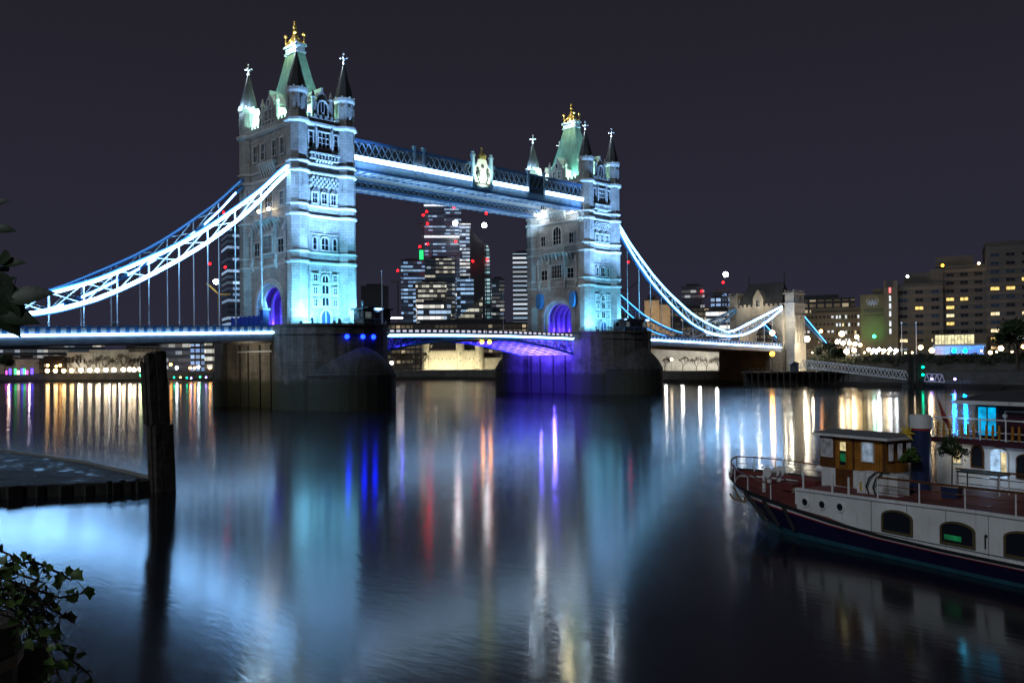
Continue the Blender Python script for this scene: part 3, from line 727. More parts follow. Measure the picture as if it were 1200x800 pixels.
for s in (-1, 1):
    b = MB(); b.ball((9.95, s * 1.55, 50.2), .42, 8, 6, 1.9); b.ball((9.95, s * 1.45, 51.3), .34, 8, 6); b.bar((9.95, s * 1.5, 49.3), (9.95, s * 1.0, 48.3), .25); b.bar((9.95, s * 1.4, 50.6), (9.95, s * .8, 50.9), .2); b.build('supporter', 'dark_steel', c)
b = MB(); b.ball((9.95, 0, 51.9), .4, 8, 6); b.build('helmet', 'dark_steel', c)
b = MB(); b.bar((9.95, -1.9, 48.1), (9.95, 1.9, 48.1), .22, .3); b.build('scroll', 'dark_steel', c)
b = MB(); b.lathe([(53.6, .9), (54.1, 1.0), (54.7, .7), (55.3, .35), (55.8, .12)], 9.65, 0, 10); b.ball((9.65, 0, 56.0), .3, 8, 6)
for i in range(5): b.ball((9.65 + .9 * math.cos(i * 1.2566), .9 * math.sin(i * 1.2566), 54.4), .24, 6, 4)
b.build('crown', 'gilding', c)

# ------------------------------------------------------------------ side spans
def zroad(s): return 14.35 - (s - 52) * .0262          # underside of the parapet at distance s from the middle
def span(sg, label, s0=51.3, s1=134.0, s_vis=None):
    root = thing('approach_span', label, 'bridge deck', (0, sg * 93, 12))
    P = lambda x, s, z: (x, sg * s, z)
    segs = [s0 + (s1 - s0) * i / 24 for i in range(25)]
    d = MB()
    for a, b in zip(segs[:-1], segs[1:]):
        d.hexa([P(-9.3, a, zroad(a) - .7), P(9.3, a, zroad(a) - .7), P(9.3, b, zroad(b) - .7), P(-9.3, b, zroad(b) - .7)], [P(-9.3, a, zroad(a) - .1), P(9.3, a, zroad(a) - .1), P(9.3, b, zroad(b) - .1), P(-9.3, b, zroad(b) - .1)])
    d.build('deck', 'asphalt', root)
    for x in (-9.3, 9.3):
        g = MB()
        for a, b in zip(segs[:-1], segs[1:]):
            g.hexa([P(x - .25, a, zroad(a) - 1.75), P(x + .25, a, zroad(a) - 1.75), P(x + .25, b, zroad(b) - 1.75), P(x - .25, b, zroad(b) - 1.75)], [P(x - .25, a, zroad(a) - .06), P(x + .25, a, zroad(a) - .06), P(x + .25, b, zroad(b) - .06), P(x - .25, b, zroad(b) - .06)])
        g.build('girder', 'grey_steel', root)
        ba, pa = MB(), MB(); n = 48
        for i in range(n + 1):
            s = s0 + (s1 - s0) * i / n; z = zroad(s); ba.box(x - .2, x + .2, sg * s - .28, sg * s + .28, z - .05, z + 1.12)
            if i == n: break
            e = s0 + (s1 - s0) * (i + 1) / n; z2 = zroad(e); q = s + .28; r = e - .28
            ba.hexa([P(x - .13, s, z + .93), P(x + .13, s, z + .93), P(x + .13, e, z2 + .93), P(x - .13, e, z2 + .93)], [P(x - .13, s, z + 1.07), P(x + .13, s, z + 1.07), P(x + .13, e, z2 + 1.07), P(x - .13, e, z2 + 1.07)])
            pa.hexa([P(x - .04, q, z), P(x + .04, q, z), P(x + .04, r, z2), P(x - .04, r, z2)], [P(x - .04, q, z + .9), P(x + .04, q, z + .9), P(x + .04, r, z2 + .9), P(x - .04, r, z2 + .9)])
            mid = (q + r) / 2
            for (u, v) in ((q, mid), (mid, r)):
                pa.bar(P(x + .09, u, z + .08), P(x + .09, v, z + .85), .08, .07, (1, 0, 0)); pa.bar(P(x + .075, v, z + .08), P(x + .075, u, z + .85), .08, .07, (1, 0, 0))
        ba.build('balustrade', 'blue_steel', root); pa.build('balustrade_panel', 'white_steel', root)
    st = MB(); x = 9.3
    for a, b in zip(segs[:-1], segs[1:]):
        lo, hi = -.42, -.06
        st.hexa([P(x + .27, a, zroad(a) + lo), P(x + .45, a, zroad(a) + lo), P(x + .45, b, zroad(b) + lo), P(x + .27, b, zroad(b) + lo)], [P(x + .27, a, zroad(a) + hi), P(x + .45, a, zroad(a) + hi), P(x + .45, b, zroad(b) + hi), P(x + .27, b, zroad(b) + hi)])
    st.build('light_strip', 'strip_deck', root)
    return root
span(-1, 'left side span deck with white lit balustrade running out of the photo', s1=122)
span(1, 'right side span deck with blue lit balustrade reaching the shore gatehouse')

# ------------------------------------------------------------------ suspension chains
UPC = [(48.3, 45.7), (53, 40.6), (58, 36.6), (64, 32.0), (70, 28.2), (76, 25.1), (82, 22.1), (88, 20.0), (95, 18.1), (100, 17.1), (103, 16.6), (106, 17.0), (116, 19.9), (126, 22.8), (136, 25.7)]
LOC = [(48.3, 44.3), (53, 38.8), (57, 34.9), (64, 29.3), (70, 25.4), (76, 21.9), (82, 18.9), (88, 16.9), (95, 15.7), (100, 15.3), (103, 15.2), (106, 15.35), (113, 16.1), (121, 18.3), (129, 21.6), (136, 24.9)]
def interp(T, s):
    for (a, za), (b, zb) in zip(T[:-1], T[1:]):
        if a <= s <= b:
            u = (s - a) / (b - a); return za + (zb - za) * u
    return T[-1][1]
def smooth(T, s): return (interp(T, max(T[0][0], s - 1.6)) + 2 * interp(T, s) + interp(T, min(T[-1][0], s + 1.6))) / 4
def chain(sx, sg, label, mode, s_end=136.0):
    x = sx * 8.5; root = thing('suspension_chain', label, 'suspension chain', (x, sg * 103, 15.5))
    P = lambda s, z, dx=0: (x + dx, sg * s, z)
    ss = [48.3 + (s_end - 48.3) * i / 36 for i in range(37)]
    for nm, T in (('upper_chord', UPC), ('lower_chord', LOC)):
        c = MB()
        for a, b in zip(ss[:-1], ss[1:]):
            za, zb = smooth(T, a), smooth(T, b); w_, h_ = .26, .36
            c.hexa([P(a, za - h_, -w_), P(a, za - h_, w_), P(b, zb - h_, w_), P(b, zb - h_, -w_)], [P(a, za + h_, -w_), P(a, za + h_, w_), P(b, zb + h_, w_), P(b, zb + h_, -w_)])
        c.build(nm, 'blue_steel', root)
    w2 = MB(); pts = [53.5 + 5.1 * i for i in range(17) if 53.5 + 5.1 * i < s_end - 1]
    for i, s in enumerate(pts):
        zu, zl = smooth(UPC, s), smooth(LOC, s); w2.bar(P(s, zl), P(s, zu), .2, .24, (1, 0, 0))
        if i + 1 < len(pts):
            s2 = pts[i + 1]; zu2, zl2 = smooth(UPC, s2), smooth(LOC, s2)
            w2.bar(P(s, zu, .08), P(s2, zl2, .08), .16, .18, (1, 0, 0)); w2.bar(P(s, zl, -.08), P(s2, zu2, -.08), .16, .18, (1, 0, 0))
    w2.build('bracing', 'white_steel', root)
    for s in pts:
        z0 = zroad(s); zl = smooth(LOC, s)
        if zl - z0 > .8:
            h = MB(); h.tube(P(s, z0), P(s, zl), .10, .10, 6); h.lathe([(z0 + 1.5, .1), (z0 + 1.7, .17), (z0 + 1.9, .1)], x, sg * s, 6)
            h.build('hanger', 'white_steel', root)
    def strip(T, hh, mt, rng, off=0.0, x0=.28, x1=.46):
        for k, (ra, rb) in enumerate(rng):
            n = max(2, int((rb - ra) / 2.6)); m = MB(); q = [ra + (rb - ra) * i / n for i in range(n + 1)]
            for a, b in zip(q[:-1], q[1:]):
                za, zb = smooth(T, a) + off, smooth(T, b) + off
                m.hexa([P(a, za - hh, x0), P(a, za - hh, x1), P(b, zb - hh, x1), P(b, zb - hh, x0)], [P(a, za + hh, x0), P(a, za + hh, x1), P(b, zb + hh, x1), P(b, zb + hh, x0)])
            m.build('light_strip', mt, root)
    if mode == 'bright':
        strip(UPC, .24, 'strip_white', [(48.4, 101)], -.18, .28, .85); strip(LOC, .30, 'strip_white', [(48.4, s_end)], .14, .28, .85)
    elif mode == 'dash':
        strip(LOC, .16, 'strip_white', [(50, 56.5), (58.5, 62), (66, 67.5), (69, 71), (73, 79), (82, 87), (90, 95)])
        strip(UPC, .10, 'strip_faint', [(49, 100)], .1)
    elif mode == 'blue':
        strip(UPC, .14, 'strip_cyan', [(48.4, 103)], -.16, .28, .85); strip(LOC, .08, 'strip_cyan', [(48.4, 103)], .2, .28, .8)
        strip(UPC, .2, 'strip_white', [(103, s_end)]); strip(LOC, .2, 'strip_white', [(90, s_end)])
    else:
        strip(UPC, .05, 'strip_blue', [(48.4, 103)], .22); strip(LOC, .04, 'strip_blue', [(50, 100)], -.2)
    return root
chain(1, -1, 'nearest suspension chain with two brilliant white light strips left of the towers', 'bright', 124.0)
chain(-1, -1, 'left suspension chain on the far side of the deck with broken white lights', 'dash', 124.0)
chain(1, 1, 'right suspension chain on the near side of the deck edged in cyan light', 'blue')
chain(-1, 1, 'right suspension chain on the far side of the deck, mostly unlit blue', 'dim')

# ------------------------------------------------------------------ bascule leaves
def zbas(s): return 14.45 - .36 * (s / 30.0) ** 2
def zarc(s): return 13.55 - 3.6 * (max(0, s - 2) / 28.5) ** 1.75
def bascule(sg, label):
    root = thing('bascule_leaf', label, 'bascule', (0, sg * 30.5, 12)); P = lambda x, s, z: (x, sg * s, z)
    s0, s1 = .05, 30.6; seg = [s0 + (s1 - s0) * i / 12 for i in range(13)]
    d = MB()
    for a, b in zip(seg[:-1], seg[1:]):
        d.hexa([P(-8.9, a, zbas(a) - .7), P(8.9, a, zbas(a) - .7), P(8.9, b, zbas(b) - .7), P(-8.9, b, zbas(b) - .7)], [P(-8.9, a, zbas(a) - .1), P(8.9, a, zbas(a) - .1), P(8.9, b, zbas(b) - .1), P(-8.9, b, zbas(b) - .1)])
    d.build('deck', 'asphalt', root)
    for x in (-9.2, -3.1, 3.1, 9.2):
        g = MB(); w_ = .22
        for a, b in zip(seg[:-1], seg[1:]):
            g.hexa([P(x - w_, a, zbas(a) - .85), P(x + w_, a, zbas(a) - .85), P(x + w_, b, zbas(b) - .85), P(x - w_, b, zbas(b) - .85)], [P(x - w_, a, zbas(a) - .06), P(x + w_, a, zbas(a) - .06), P(x + w_, b, zbas(b) - .06), P(x - w_, b, zbas(b) - .06)])
            g.hexa([P(x - w_, a, zarc(a) - .28), P(x + w_, a, zarc(a) - .28), P(x + w_, b, zarc(b) - .28), P(x - w_, b, zarc(b) - .28)], [P(x - w_, a, zarc(a) + .2), P(x + w_, a, zarc(a) + .2), P(x + w_, b, zarc(b) + .2), P(x - w_, b, zarc(b) + .2)])
        for i, s in enumerate(seg[3:]):
            g.bar(P(x, s, zarc(s)), P(x, s, zbas(s) - .6), .16)
            if i < len(seg) - 4:
                e = seg[4 + i]; g.bar(P(x, s, zbas(s) - .7), P(x, e, zarc(e)), .18)
        g.build('girder', 'blue_steel' if abs(x) > 5 else 'grey_steel', root)
    pn = MB(); rb2 = MB()
    for a, b in zip(seg[3:-1], seg[4:]):
        for x0, x1 in ((-8.9, -3.4), (-2.8, 2.8), (3.4, 8.9)):
            pn.hexa([P(x0, a + .2, zarc(a) - .1), P(x1, a + .2, zarc(a) - .1), P(x1, b - .2, zarc(b) - .1), P(x0, b - .2, zarc(b) - .1)], [P(x0, a + .2, zarc(a) - .04), P(x1, a + .2, zarc(a) - .04), P(x1, b - .2, zarc(b) - .04), P(x0, b - .2, zarc(b) - .04)])
        rb2.box(-8.95, 8.95, *sorted((sg * a - .22, sg * a + .22)), zarc(a) - .24, zarc(a) + .1)
    pn.build('soffit_panel', 'white_steel', root)
    for x in (-6.1, 0, 6.1):
        for a, b in zip(seg[3:-1], seg[4:]): rb2.hexa([P(x - .15, a, zarc(a) - .2), P(x + .15, a, zarc(a) - .2), P(x + .15, b, zarc(b) - .2), P(x - .15, b, zarc(b) - .2)], [P(x - .15, a, zarc(a)), P(x + .15, a, zarc(a)), P(x + .15, b, zarc(b)), P(x - .15, b, zarc(b))])
    rb2.build('soffit_rib', 'blue_steel', root)
    for x in (-9.2, 9.2):
        ba = MB(); pa = MB(); n = 19
        for i in range(n + 1):
            s = s0 + (s1 - s0) * i / n; z = zbas(s); ba.box(x - .16, x + .16, sg * s - .22, sg * s + .22, z, z + 1.08)
            if i < n:
                e = s0 + (s1 - s0) * (i + 1) / n; z2 = zbas(e)
                for h0, h1 in ((0, .3), (.92, 1.06)):
                    ba.hexa([P(x - .12, s, z + h0), P(x + .12, s, z + h0), P(x + .12, e, z2 + h0), P(x - .12, e, z2 + h0)], [P(x - .12, s, z + h1), P(x + .12, s, z + h1), P(x + .12, e, z2 + h1), P(x - .12, e, z2 + h1)])
                q, r = s + .36, e - .36
                pa = MB(); pa.hexa([P(x - .04, q, z + .38), P(x + .1, q, z + .38), P(x + .1, r, z2 + .38), P(x - .04, r, z2 + .38)], [P(x - .04, q, z + .84), P(x + .1, q, z + .84), P(x + .1, r, z2 + .84), P(x - .04, r, z2 + .84)]); pa.build('gap_glow_panel', 'gap_glow', root)  # glowing panels stand in for light seen through the balustrade gaps
        ba.build('balustrade', 'dark_steel', root)
    st = MB(); x = 9.2
    for a, b in zip(seg[:-1], seg[1:]):
        st.hexa([P(x + .24, a, zbas(a) - .5), P(x + .4, a, zbas(a) - .5), P(x + .4, b, zbas(b) - .5), P(x + .24, b, zbas(b) - .5)], [P(x + .24, a, zbas(a) - .1), P(x + .4, a, zbas(a) - .1), P(x + .4, b, zbas(b) - .1), P(x + .24, b, zbas(b) - .1)])
    st.build('light_strip', 'strip_deck', root)
    return root
bascule(-1, 'left bascule leaf of the roadway with blue arched girder in shadow')
bascule(1, 'right bascule leaf of the roadway with violet lit panels underneath')
lm = thing('navigation_lamp', 'pair of amber navigation lamps hanging where the two leaves meet', 'lamp', (9.6, .5, 12))
for y in (-.6, 1.7):
    b = MB(); b.ball((9.75, y, 12.75), .42, 10, 6); b.build('globe', 'lamp_amber', lm)
b = MB(); b.bar((9.75, -.8, 13.3), (9.75, 1.9, 13.3), .16); b.bar((9.75, .55, 13.3), (9.75, .55, 16.6), .14); b.build('bracket', 'dark_steel', lm)

# ------------------------------------------------------------------ shore gatehouse (north abutment)
def gatehouse():
    root = thing('bridge_gatehouse', 'stone gatehouse with steep dark roof and arch at the shore end', 'gatehouse', (0, 140, 4))
    b = MB(); y0, y1 = 136.0, 146.5; a = 7.2; zs, rise = 14.5, 7.0
    arch = [(a * math.cos(math.pi * i / 16), zs + rise * math.sin(math.pi * i / 16)) for i in range(17)]
    pl = [(9.0, 2), (9.0, 25.2), (-9.0, 25.2), (-9.0, 2), (-a, 2)] + arch[::-1] + [(a, 2)]
    b.ext([(x, y0, z) for x, z in pl], (0, y1 - y0, 0)); b.build('wall', 'pale_stone', root)
    m = MB()
    for rad, dy in ((0, .5), (.7, .3), (1.5, .15)):
        p0 = [((a + rad) * math.cos(math.pi * i / 16), zs + (rise + rad) * math.sin(math.pi * i / 16)) for i in range(17)]
        p1 = [((a + rad + .5) * math.cos(math.pi * i / 16), zs + (rise + rad + .5) * math.sin(math.pi * i / 16)) for i in range(17)]
        for i in range(16): m.ext([(x, y0, z) for x, z in (p0[i], p1[i], p1[i + 1], p0[i + 1])], (0, -dy, 0))
    m.build('arch_moulding', 'pale_stone', root)
    for s in (-1, 1):
        xc = s * 10.6; t = MB()
        t.box(xc - 1.95, xc + 1.95, 137.4, 145.2, 0, 13.0); t.box(xc - 1.6, xc + 1.6, 137.8, 144.8, 13.0, 22.5); t.box(xc - 1.8, xc + 1.8, 137.6, 145.0, 22.5, 26.6); t.box(xc - 1.6, xc + 1.6, 137.8, 144.8, 26.6, 30.0)
        to = t.build('corner_tower', 'pale_stone', root)
        q = MB()
        for z, g in ((12.8, .25), (22.4, .35), (26.4, .5), (29.8, .3)): q.box(xc - 1.8 - g, xc + 1.8 + g, 137.6 - g, 145.0 + g, z, z + .45)
        for yy in (138.2, 140.4, 142.4, 144.4):
            q.box(xc + 1.58, xc + 1.95, yy - .3, yy + .3, 13.2, 22.3)
        for i in range(5):
            yy = 138.2 + i * 1.55
            for xx in (xc - 1.45, xc + 1.45): q.box(xx - .3, xx + .3, yy - .4, yy + .4, 30.26, 31.2)
        q.build('cornice', 'pale_stone', to)
        for yy in (139.5, 143.1): window(root, (xc + 1.6, yy, 27.2), FACE_E, 1.0, 1.7, 2, trans=1, fr=.2)
    r = MB(); q0 = [(-8.6, y0 + .4, 25.2), (8.6, y0 + .4, 25.2), (8.6, y1 - .4, 25.2), (-8.6, y1 - .4, 25.2)]; q1 = [(-6.5, 141, 34.0), (6.9, 141, 34.0), (6.9, 141.6, 34.0), (-6.5, 141.6, 34.0)]
    r.hexa(q0, q1); ro = r.build('roof', 'slate', root)
    f = MB()
    for x in (-6.5, 6.9): f.lathe([(34.0, .35), (35.2, .2), (36.4, .3), (37.0, .12), (39.0, .05)], x, 141.3, 6)
    f.bar((-6.5, 141.3, 34.15), (6.9, 141.3, 34.15), .2); f.build('ridge_crest', 'dark_steel', ro)
    g = MB(); g.ext([(x, y0 - .1, z) for x, z in ((-1.9, 25.2), (1.9, 25.2), (1.9, 29.0), (.3, 31.6), (-.3, 31.6), (-1.9, 29.0))], (0, 3.2, 0)); g.build('gable', 'pale_stone', root)
    window(root, (0, y0 - .1, 26.0), FACE_S, 1.5, 2.2, 3, trans=1, fr=.25)
    p = MB(); p.box(-8.8, 8.8, y0 - .15, y0 + .25, 25.2, 26.0)
    for i in range(11):
        x = -8.3 + i * 1.66; p.box(x - .45, x + .45, y0 - .14, y0 + .24, 26.0, 26.8)
    p.build('parapet', 'pale_stone', root)
    sb = MB(); sb.box(-9.5, 9.5, 126.5, 147.5, 1, 11.2); sb.build('base', 'river_wall_stone', root)
    for s in (-1, 1):
        tm = MB()
        for dz in (.9, -.9):
            tm.bar((s * 8.6, 146.8, 24.6 + dz), (s * 8.6, 176.0, 8.6 + dz * .4), .5, .55, (1, 0, 0))
        tm.build('land_tie', 'blue_steel', root)
        ls = MB(); ls.bar((s * 8.6 + .3, 146.8, 25.4), (s * 8.6 + .3, 176.0, 9.0), .1, .4, (1, 0, 0)); ls.build('light_strip', 'strip_blue', root)
    an = MB(); an.ext([(10.4, y, z) for y, z in ((168, 4), (184, 4), (184, 8), (176, 11.5), (168, 11.5))], (-21, 0, 0)); an.build('anchorage', 'pale_stone', root)
    return root
gatehouse()
# ------------------------------------------------------------------ small buildings and masts on the piers
def cabin(cx, cy, label, lx, ly, mat='dark_steel'):
    r = thing('control_cabin', label, 'cabin', (cx, cy, 15.5)); z = 15.5
    b = MB(); b.box(cx - lx, cx + lx, cy - ly, cy + ly, z, z + 2.7); b.build('wall', mat, r)
    f = MB(); f.box(cx - lx - .4, cx + lx + .4, cy - ly - .4, cy + ly + .4, z + 2.7, z + 3.0); f.box(cx - lx * .5, cx + lx * .4, cy - ly * .5, cy + ly * .5, z + 3.0, z + 3.3); f.build('roof', 'dark_steel', r)
    n = max(2, int(ly / 1.0))
    for i in range(n):
        y = cy - ly + (i + .5) * 2 * ly / n
        window(r, (cx + lx, y, z + 1.05), FACE_E, 2 * ly / n * .62, 1.2, 1, fr=.08, dep=.06, fmat='grey_steel', gmat='dark_glass' if (i % 3) else 'cabin_dim')
    window(r, (cx - lx * .3, cy - ly, z + 1.05), FACE_S, lx * .7, 1.2, 2, fr=.08, dep=.06, fmat='grey_steel', gmat='dark_glass')
    return r
paint('boat_white_plain', (.6, .6, .6), .7)
lit_window('cabin_dim', (0.5, 0.6, 0.6), 0.16, 3)
cabin(18.6, 41.6, 'low dark cabin with a flat roof on the right pier', 1.8, 4.4)
cabin(18.8, -36.6, 'dark stone cabin with lit openings on the near pier edge', 1.6, 3.0, 'river_wall_stone')
def mast(x, y, z0, h, label, name='flagpole', mat='white_steel', r=.09):
    t = thing(name, label, 'flagpole', (x, y, z0)); b = MB(); b.tube((x, y, z0), (x, y, z0 + h), r, r * .5, 6); b.build('pole', mat, t)
    c = MB(); c.ball((x, y, z0 + h), r * 2, 8, 5); c.build('finial', mat, t); return t
p = at(448, 378, 158); mast(p.x, p.y, 15.5, 9.5, 'slim white mast at the right edge of the near pier')
p = at(590, 385, 205); mast(p.x, p.y, 14.2, 10.5, 'slim white mast on the roadway left of the right tower')
# standard lamp at the corner of the near tower
t = thing('lamp_standard', 'dark iron lamp standard with two arms against the bright tower wall', 'lamp post', (14.2, -35.6, 15.5))
b = MB(); b.lathe([(15.5, .32), (16.0, .3), (16.2, .13), (19.4, .09)], 14.2, -35.6, 8); b.bar((14.2, -36.3, 18.6), (14.2, -34.9, 18.6), .1); b.lathe([(19.4, .1), (19.6, .25), (20.1, .2), (20.4, .03)], 14.2, -35.6, 6); b.build('post', 'dark_steel', t)
# gate pier and blue boarding by the arch of the near tower
t = thing('gate_pier', 'blue gate pier with a stone pinnacle beside the near arch', 'gate post', (8.4, -53.0, 14.2))
b = MB(); b.box(7.8, 9.0, -53.6, -52.4, 14.2, 18.2); b.build('post', 'gate_blue', t)
b = MB(); b.box(7.6, 9.2, -53.8, -52.2, 18.2, 18.5); b.lathe([(18.5, .6), (19.2, .5), (20.6, .05)], 8.4, -53, 6); b.build('pinnacle', 'carved_stone', t)
t = thing('barrier', 'blue boarded barrier across the road under the near arch', 'barrier', (0, -51.0, 14.2))
b = MB(); b.box(-8.2, 4.2, -51.1, -50.9, 14.2, 17.4)
for i in range(8): b.box(-8.2 + i * 1.77 - .1, -8.2 + i * 1.77 + .1, -51.2, -50.8, 14.2, 17.6)
b.build('boarding', 'gate_blue', t)

# ------------------------------------------------------------------ floodlights
def flood(loc, target, energy, col, label, size=60, blend=.7, rad=.25, body=True):
    t = thing('floodlight', label, 'floodlight', loc)
    d = (Vector(target) - Vector(loc)).normalized(); p0 = Vector(loc)
    b = MB(); b.bar(p0 - d * .55, p0 - d * .1, .5, .4); b.build('housing', 'dark_steel', t)
    s = MB(); s.bar(p0 + UP * -.5 - d * .3, p0 - d * .3, .08); s.build('bracket', 'dark_steel', t)
    l = light('SPOT', p0 + d * .05, energy, col, rad, target, size, blend); 
    return t
ICE = (0.17, 0.60, 1.0); PALE = (0.55, 0.78, 1.0)
for cy, nm, k in ((-41.2, 'near', 1.0), (41.2, 'far', 1.0)):
    for i, dy in enumerate((-8.5, -3.0, 3.0, 8.5)):
        flood((17.6 if abs(dy) < 5 else 15.5, cy + dy, 16.0), (10.5, cy + dy * .62, 25 if abs(dy) < 5 else 30), (19500 if cy < 0 else 19500) * k, ICE, '%s floodlight at the foot of the %s tower, aimed up its bright face' % (ORD[i], nm), 150, .5)
    for i, dy in enumerate((-5, 5)):
        flood((27.0 if True else 0, cy + dy, 15.8) if False else (22.5, cy + dy, 16.0), (10.2, cy + dy * .3, 48), 150000 * k, (0.24, 0.50, 1.0), '%s tall-throw floodlight at the tip of the %s pier' % (ORD[i], nm), 50, .9)
GREEN = (0.45, 1.0, 0.80)
for cy, nm in ((-41.2, 'near'), (41.2, 'far')):
    for i, (x, y) in enumerate(((6.9, -3.6), (7.2, 3.4), (-6.6, -3.6), (-6.6, 3.6), (3.6, -4.6), (-3.6, -4.6))):
        light('POINT', (x, cy + y, 55.3), 5200 if i < 4 else 4000, GREEN, .3)
    l = light('POINT', (-7.6, cy - 3.4, 58.2), 1500, (0.75, 0.95, 1.0), .3)
    light('POINT', (0, cy - 3.5, 71.9), 1500, (1.0, 0.9, 0.5), .3)
    for (x, y) in TUR:
        light('POINT', (x - .8, cy + y - .8, 66.7), 900, (0.7, 0.85, 1.0), .15)
    light('POINT', (-SX + .4, cy - SY - 2.35, 60.1), 900, (0.45, 0.75, 1.0), .15)
    light('POINT', (-6.9, cy - 6.3, 60.1), 350, (0.45, 0.75, 1.0), .15)
    # violet light inside the arch
    for y in (-3.4, 0.0, 3.4):
        light('POINT', (-3.6, cy + y, 16.4), 520, (0.06, 0.02, 1.0), .3); light('POINT', (3.6, cy + y, 16.4), 520, (0.06, 0.02, 1.0), .3)
# fill floodlights added on the deck to lift the road faces
flood((2, -77, 15.6), (0, -47, 34), 2500, (1.0, 0.92, 0.78), 'added fill floodlight on the left deck aimed at the arch face of the near tower', 70, .9)
flood((2, 6, 15.6), (0, 35, 32), 5000, (0.95, 0.93, 0.85), 'added fill floodlight on the right bascule aimed at the arch face of the far tower', 70, .9)
# lamps under the walkway at the far tower
for i, (px_, py_) in enumerate(((632, 253), (670, 246))):
    q0 = at(px_, py_, 1) - Vector((CX, CY, CZ)); p = Vector((CX, CY, CZ)) + q0 * ((34.4 - CY) / q0.y); t = thing('floodlight', ('left' if i == 0 else 'right') + ' one of two dazzling white lamps under the walkways on the far tower', 'floodlight', (p.x, 34.4, p.z))
    b = MB(); b.ball((p.x, 34.4, p.z), .5, 10, 6); b.build('lens', 'lamp_white', t)
    b = MB(); b.bar((p.x, 35.3, p.z), (p.x, 34.6, p.z), .3); b.build('bracket', 'dark_steel', t)
    light('POINT', (p.x, 33.4, p.z), 700, (1.0, 0.97, 0.88), .5)
for i, x in enumerate((-1.9, 1.9)):
    t = thing('balcony_lamp', ('left' if i == 0 else 'right') + ' of two pale lamps on the balcony over the near arch', 'lamp', (x, -48.3, 37.7))
    b = MB(); b.ball((x, -48.4, 38.0), .33, 10, 6); b.build('globe', 'lamp_pale', t)
# wash for the walkways
for y in (-30, -18, -6, 6, 18, 30):
    light('SPOT', (7.6, y, 41.6), 2600, (0.45, 0.72, 1.0), .3, (7.6, y, 46), 150, .5); light('SPOT', (-4.5, y, 41.2), 3600, (0.42, 0.70, 1.0), .3, (-7, y, 46), 150, .5)
light('SPOT', (15.5, 0, 46.5), 11000, (0.78, 1.0, 0.80), .2, (9.5, 0, 51), 60)
# violet lights under the right leaf and on the pier
VIO = (0.085, 0.045, 1.0)
for x, y in ((-5, 24), (0.5, 18), (5.5, 25), (0, 27.5), (6, 13), (-4, 12)):
    light('SPOT', (x, y, 4.5 if y > 20 else 6.0), 24000 if y > 20 else 16000, VIO, .4, (x, y + 1.5, 12), 120, .6)
for x in (-5, 0, 5): light('SPOT', (x, 16, 10.6), 16000, VIO, .3, (x, 33, 5.5), 85, .7)
for x, y in ((-6, -26), (0, -24), (6, -27), (7, -21)):
    light('POINT', (x, y, 12.2), 420, VIO, .3)
for x, y in ((-6, 27), (0, 26), (6, 27), (7, 21)):
    light('POINT', (x, y, 12.6), 3200, (0.16, 0.10, 1.0), .3)
# gatehouse lamps
for x, y, z, e in ((2.5, 132, 26.5, 700), (-4.5, 132.5, 26.8, 500), (16, 138, 14, 2600), (17, 141, 5.5, 1800), (13.5, 133, 22, 1200), (0, 138, 13, 1500), (11.2, 133.5, 20, 500)):
    light('POINT', (x, y, z), e, (1.0, 0.88, 0.68), .3)

# ------------------------------------------------------------------ street lamps and other lights along the banks
LAMP = {}
def lamp(px_, py_, dep, mat, label, group, r=.55, cat='street lamp', ground=4.0):
    p = at(px_, py_, dep); key = (mat, r); hgt = max(.8, p.z - ground)
    t = thing('street_lamp', label, cat, (p.x, p.y, p.z - hgt), 0, group)
    if key not in LAMP:
        b = MB(); b.ball((0, 0, 0), r * (1.25 if r >= .5 else 1.0), 10, 7); o = b.build('globe', mat); LAMP[key] = o.data; bpy.data.objects.remove(o)
    if 'post' not in LAMP:
        b = MB(); b.lathe([(0, .14), (.1, .12), (.12, .07), (1.0, .05)], 0, 0, 6); o = b.build('post', 'dark_steel'); LAMP['post'] = o.data; bpy.data.objects.remove(o)
    g = place('globe', LAMP[key], t, (0, 0, hgt)); q = place('post', LAMP['post'], t, (0, 0, 0)); q.scale = (1, 1, hgt - r * .7)
    return t
LB = [(55.5, 434.3), (65, 434.4), (74.7, 434.3), (84, 434), (95, 433.8), (105, 433.7), (114, 433.7), (124, 433.4), (133.5, 433.2), (144.5, 433), (152, 432.6), (157, 433), (164.5, 432.8)]
for i, (x, y) in enumerate(LB):
    lamp(x, y, 425 - i * 2, 'lamp_pale' if i > 3 else 'lamp_warm', '%s promenade lamp from the left in the long bright row on the left bank' % ORD[i], 'lamps along the left promenade', .75)
for i, (x, y) in enumerate(((56, 428), (66, 429), (70.5, 428))):
    lamp(x, y, 445, 'lamp_orange', '%s small orange lamp among the trees above the left promenade' % ORD[i], 'orange lamps in the trees', .5)
for i, (x, y, mt) in enumerate(((200, 427, 'lamp_orange'), (207, 431, 'lamp_white'), (223, 431, 'lamp_orange'), (228, 431, 'lamp_orange'), (232.5, 430, 'lamp_white'), (246, 431, 'lamp_orange'))):
    lamp(x, y, 430, mt, '%s shop light from the left between the timber post and the pier' % ORD[i], 'shop lights by the timber post', .5)
for i, (x, y, mt) in enumerate(((204, 442, 'lamp_teal'), (211.5, 442, 'lamp_orange'), (219, 442.5, 'lamp_teal'), (224, 443, 'lamp_violet'), (234.5, 441.5, 'lamp_green'), (241.5, 442, 'lamp_violet'))):
    lamp(x, y, 380, mt, '%s coloured quay light from the left, low by the water behind the post' % ORD[i], 'coloured quay lights', .32, 'quay light', 1.2)
lamp(165.8, 439.5, 400, 'lamp_green', 'green navigation light at the end of the left promenade', None, .6, 'navigation light', 1.2)
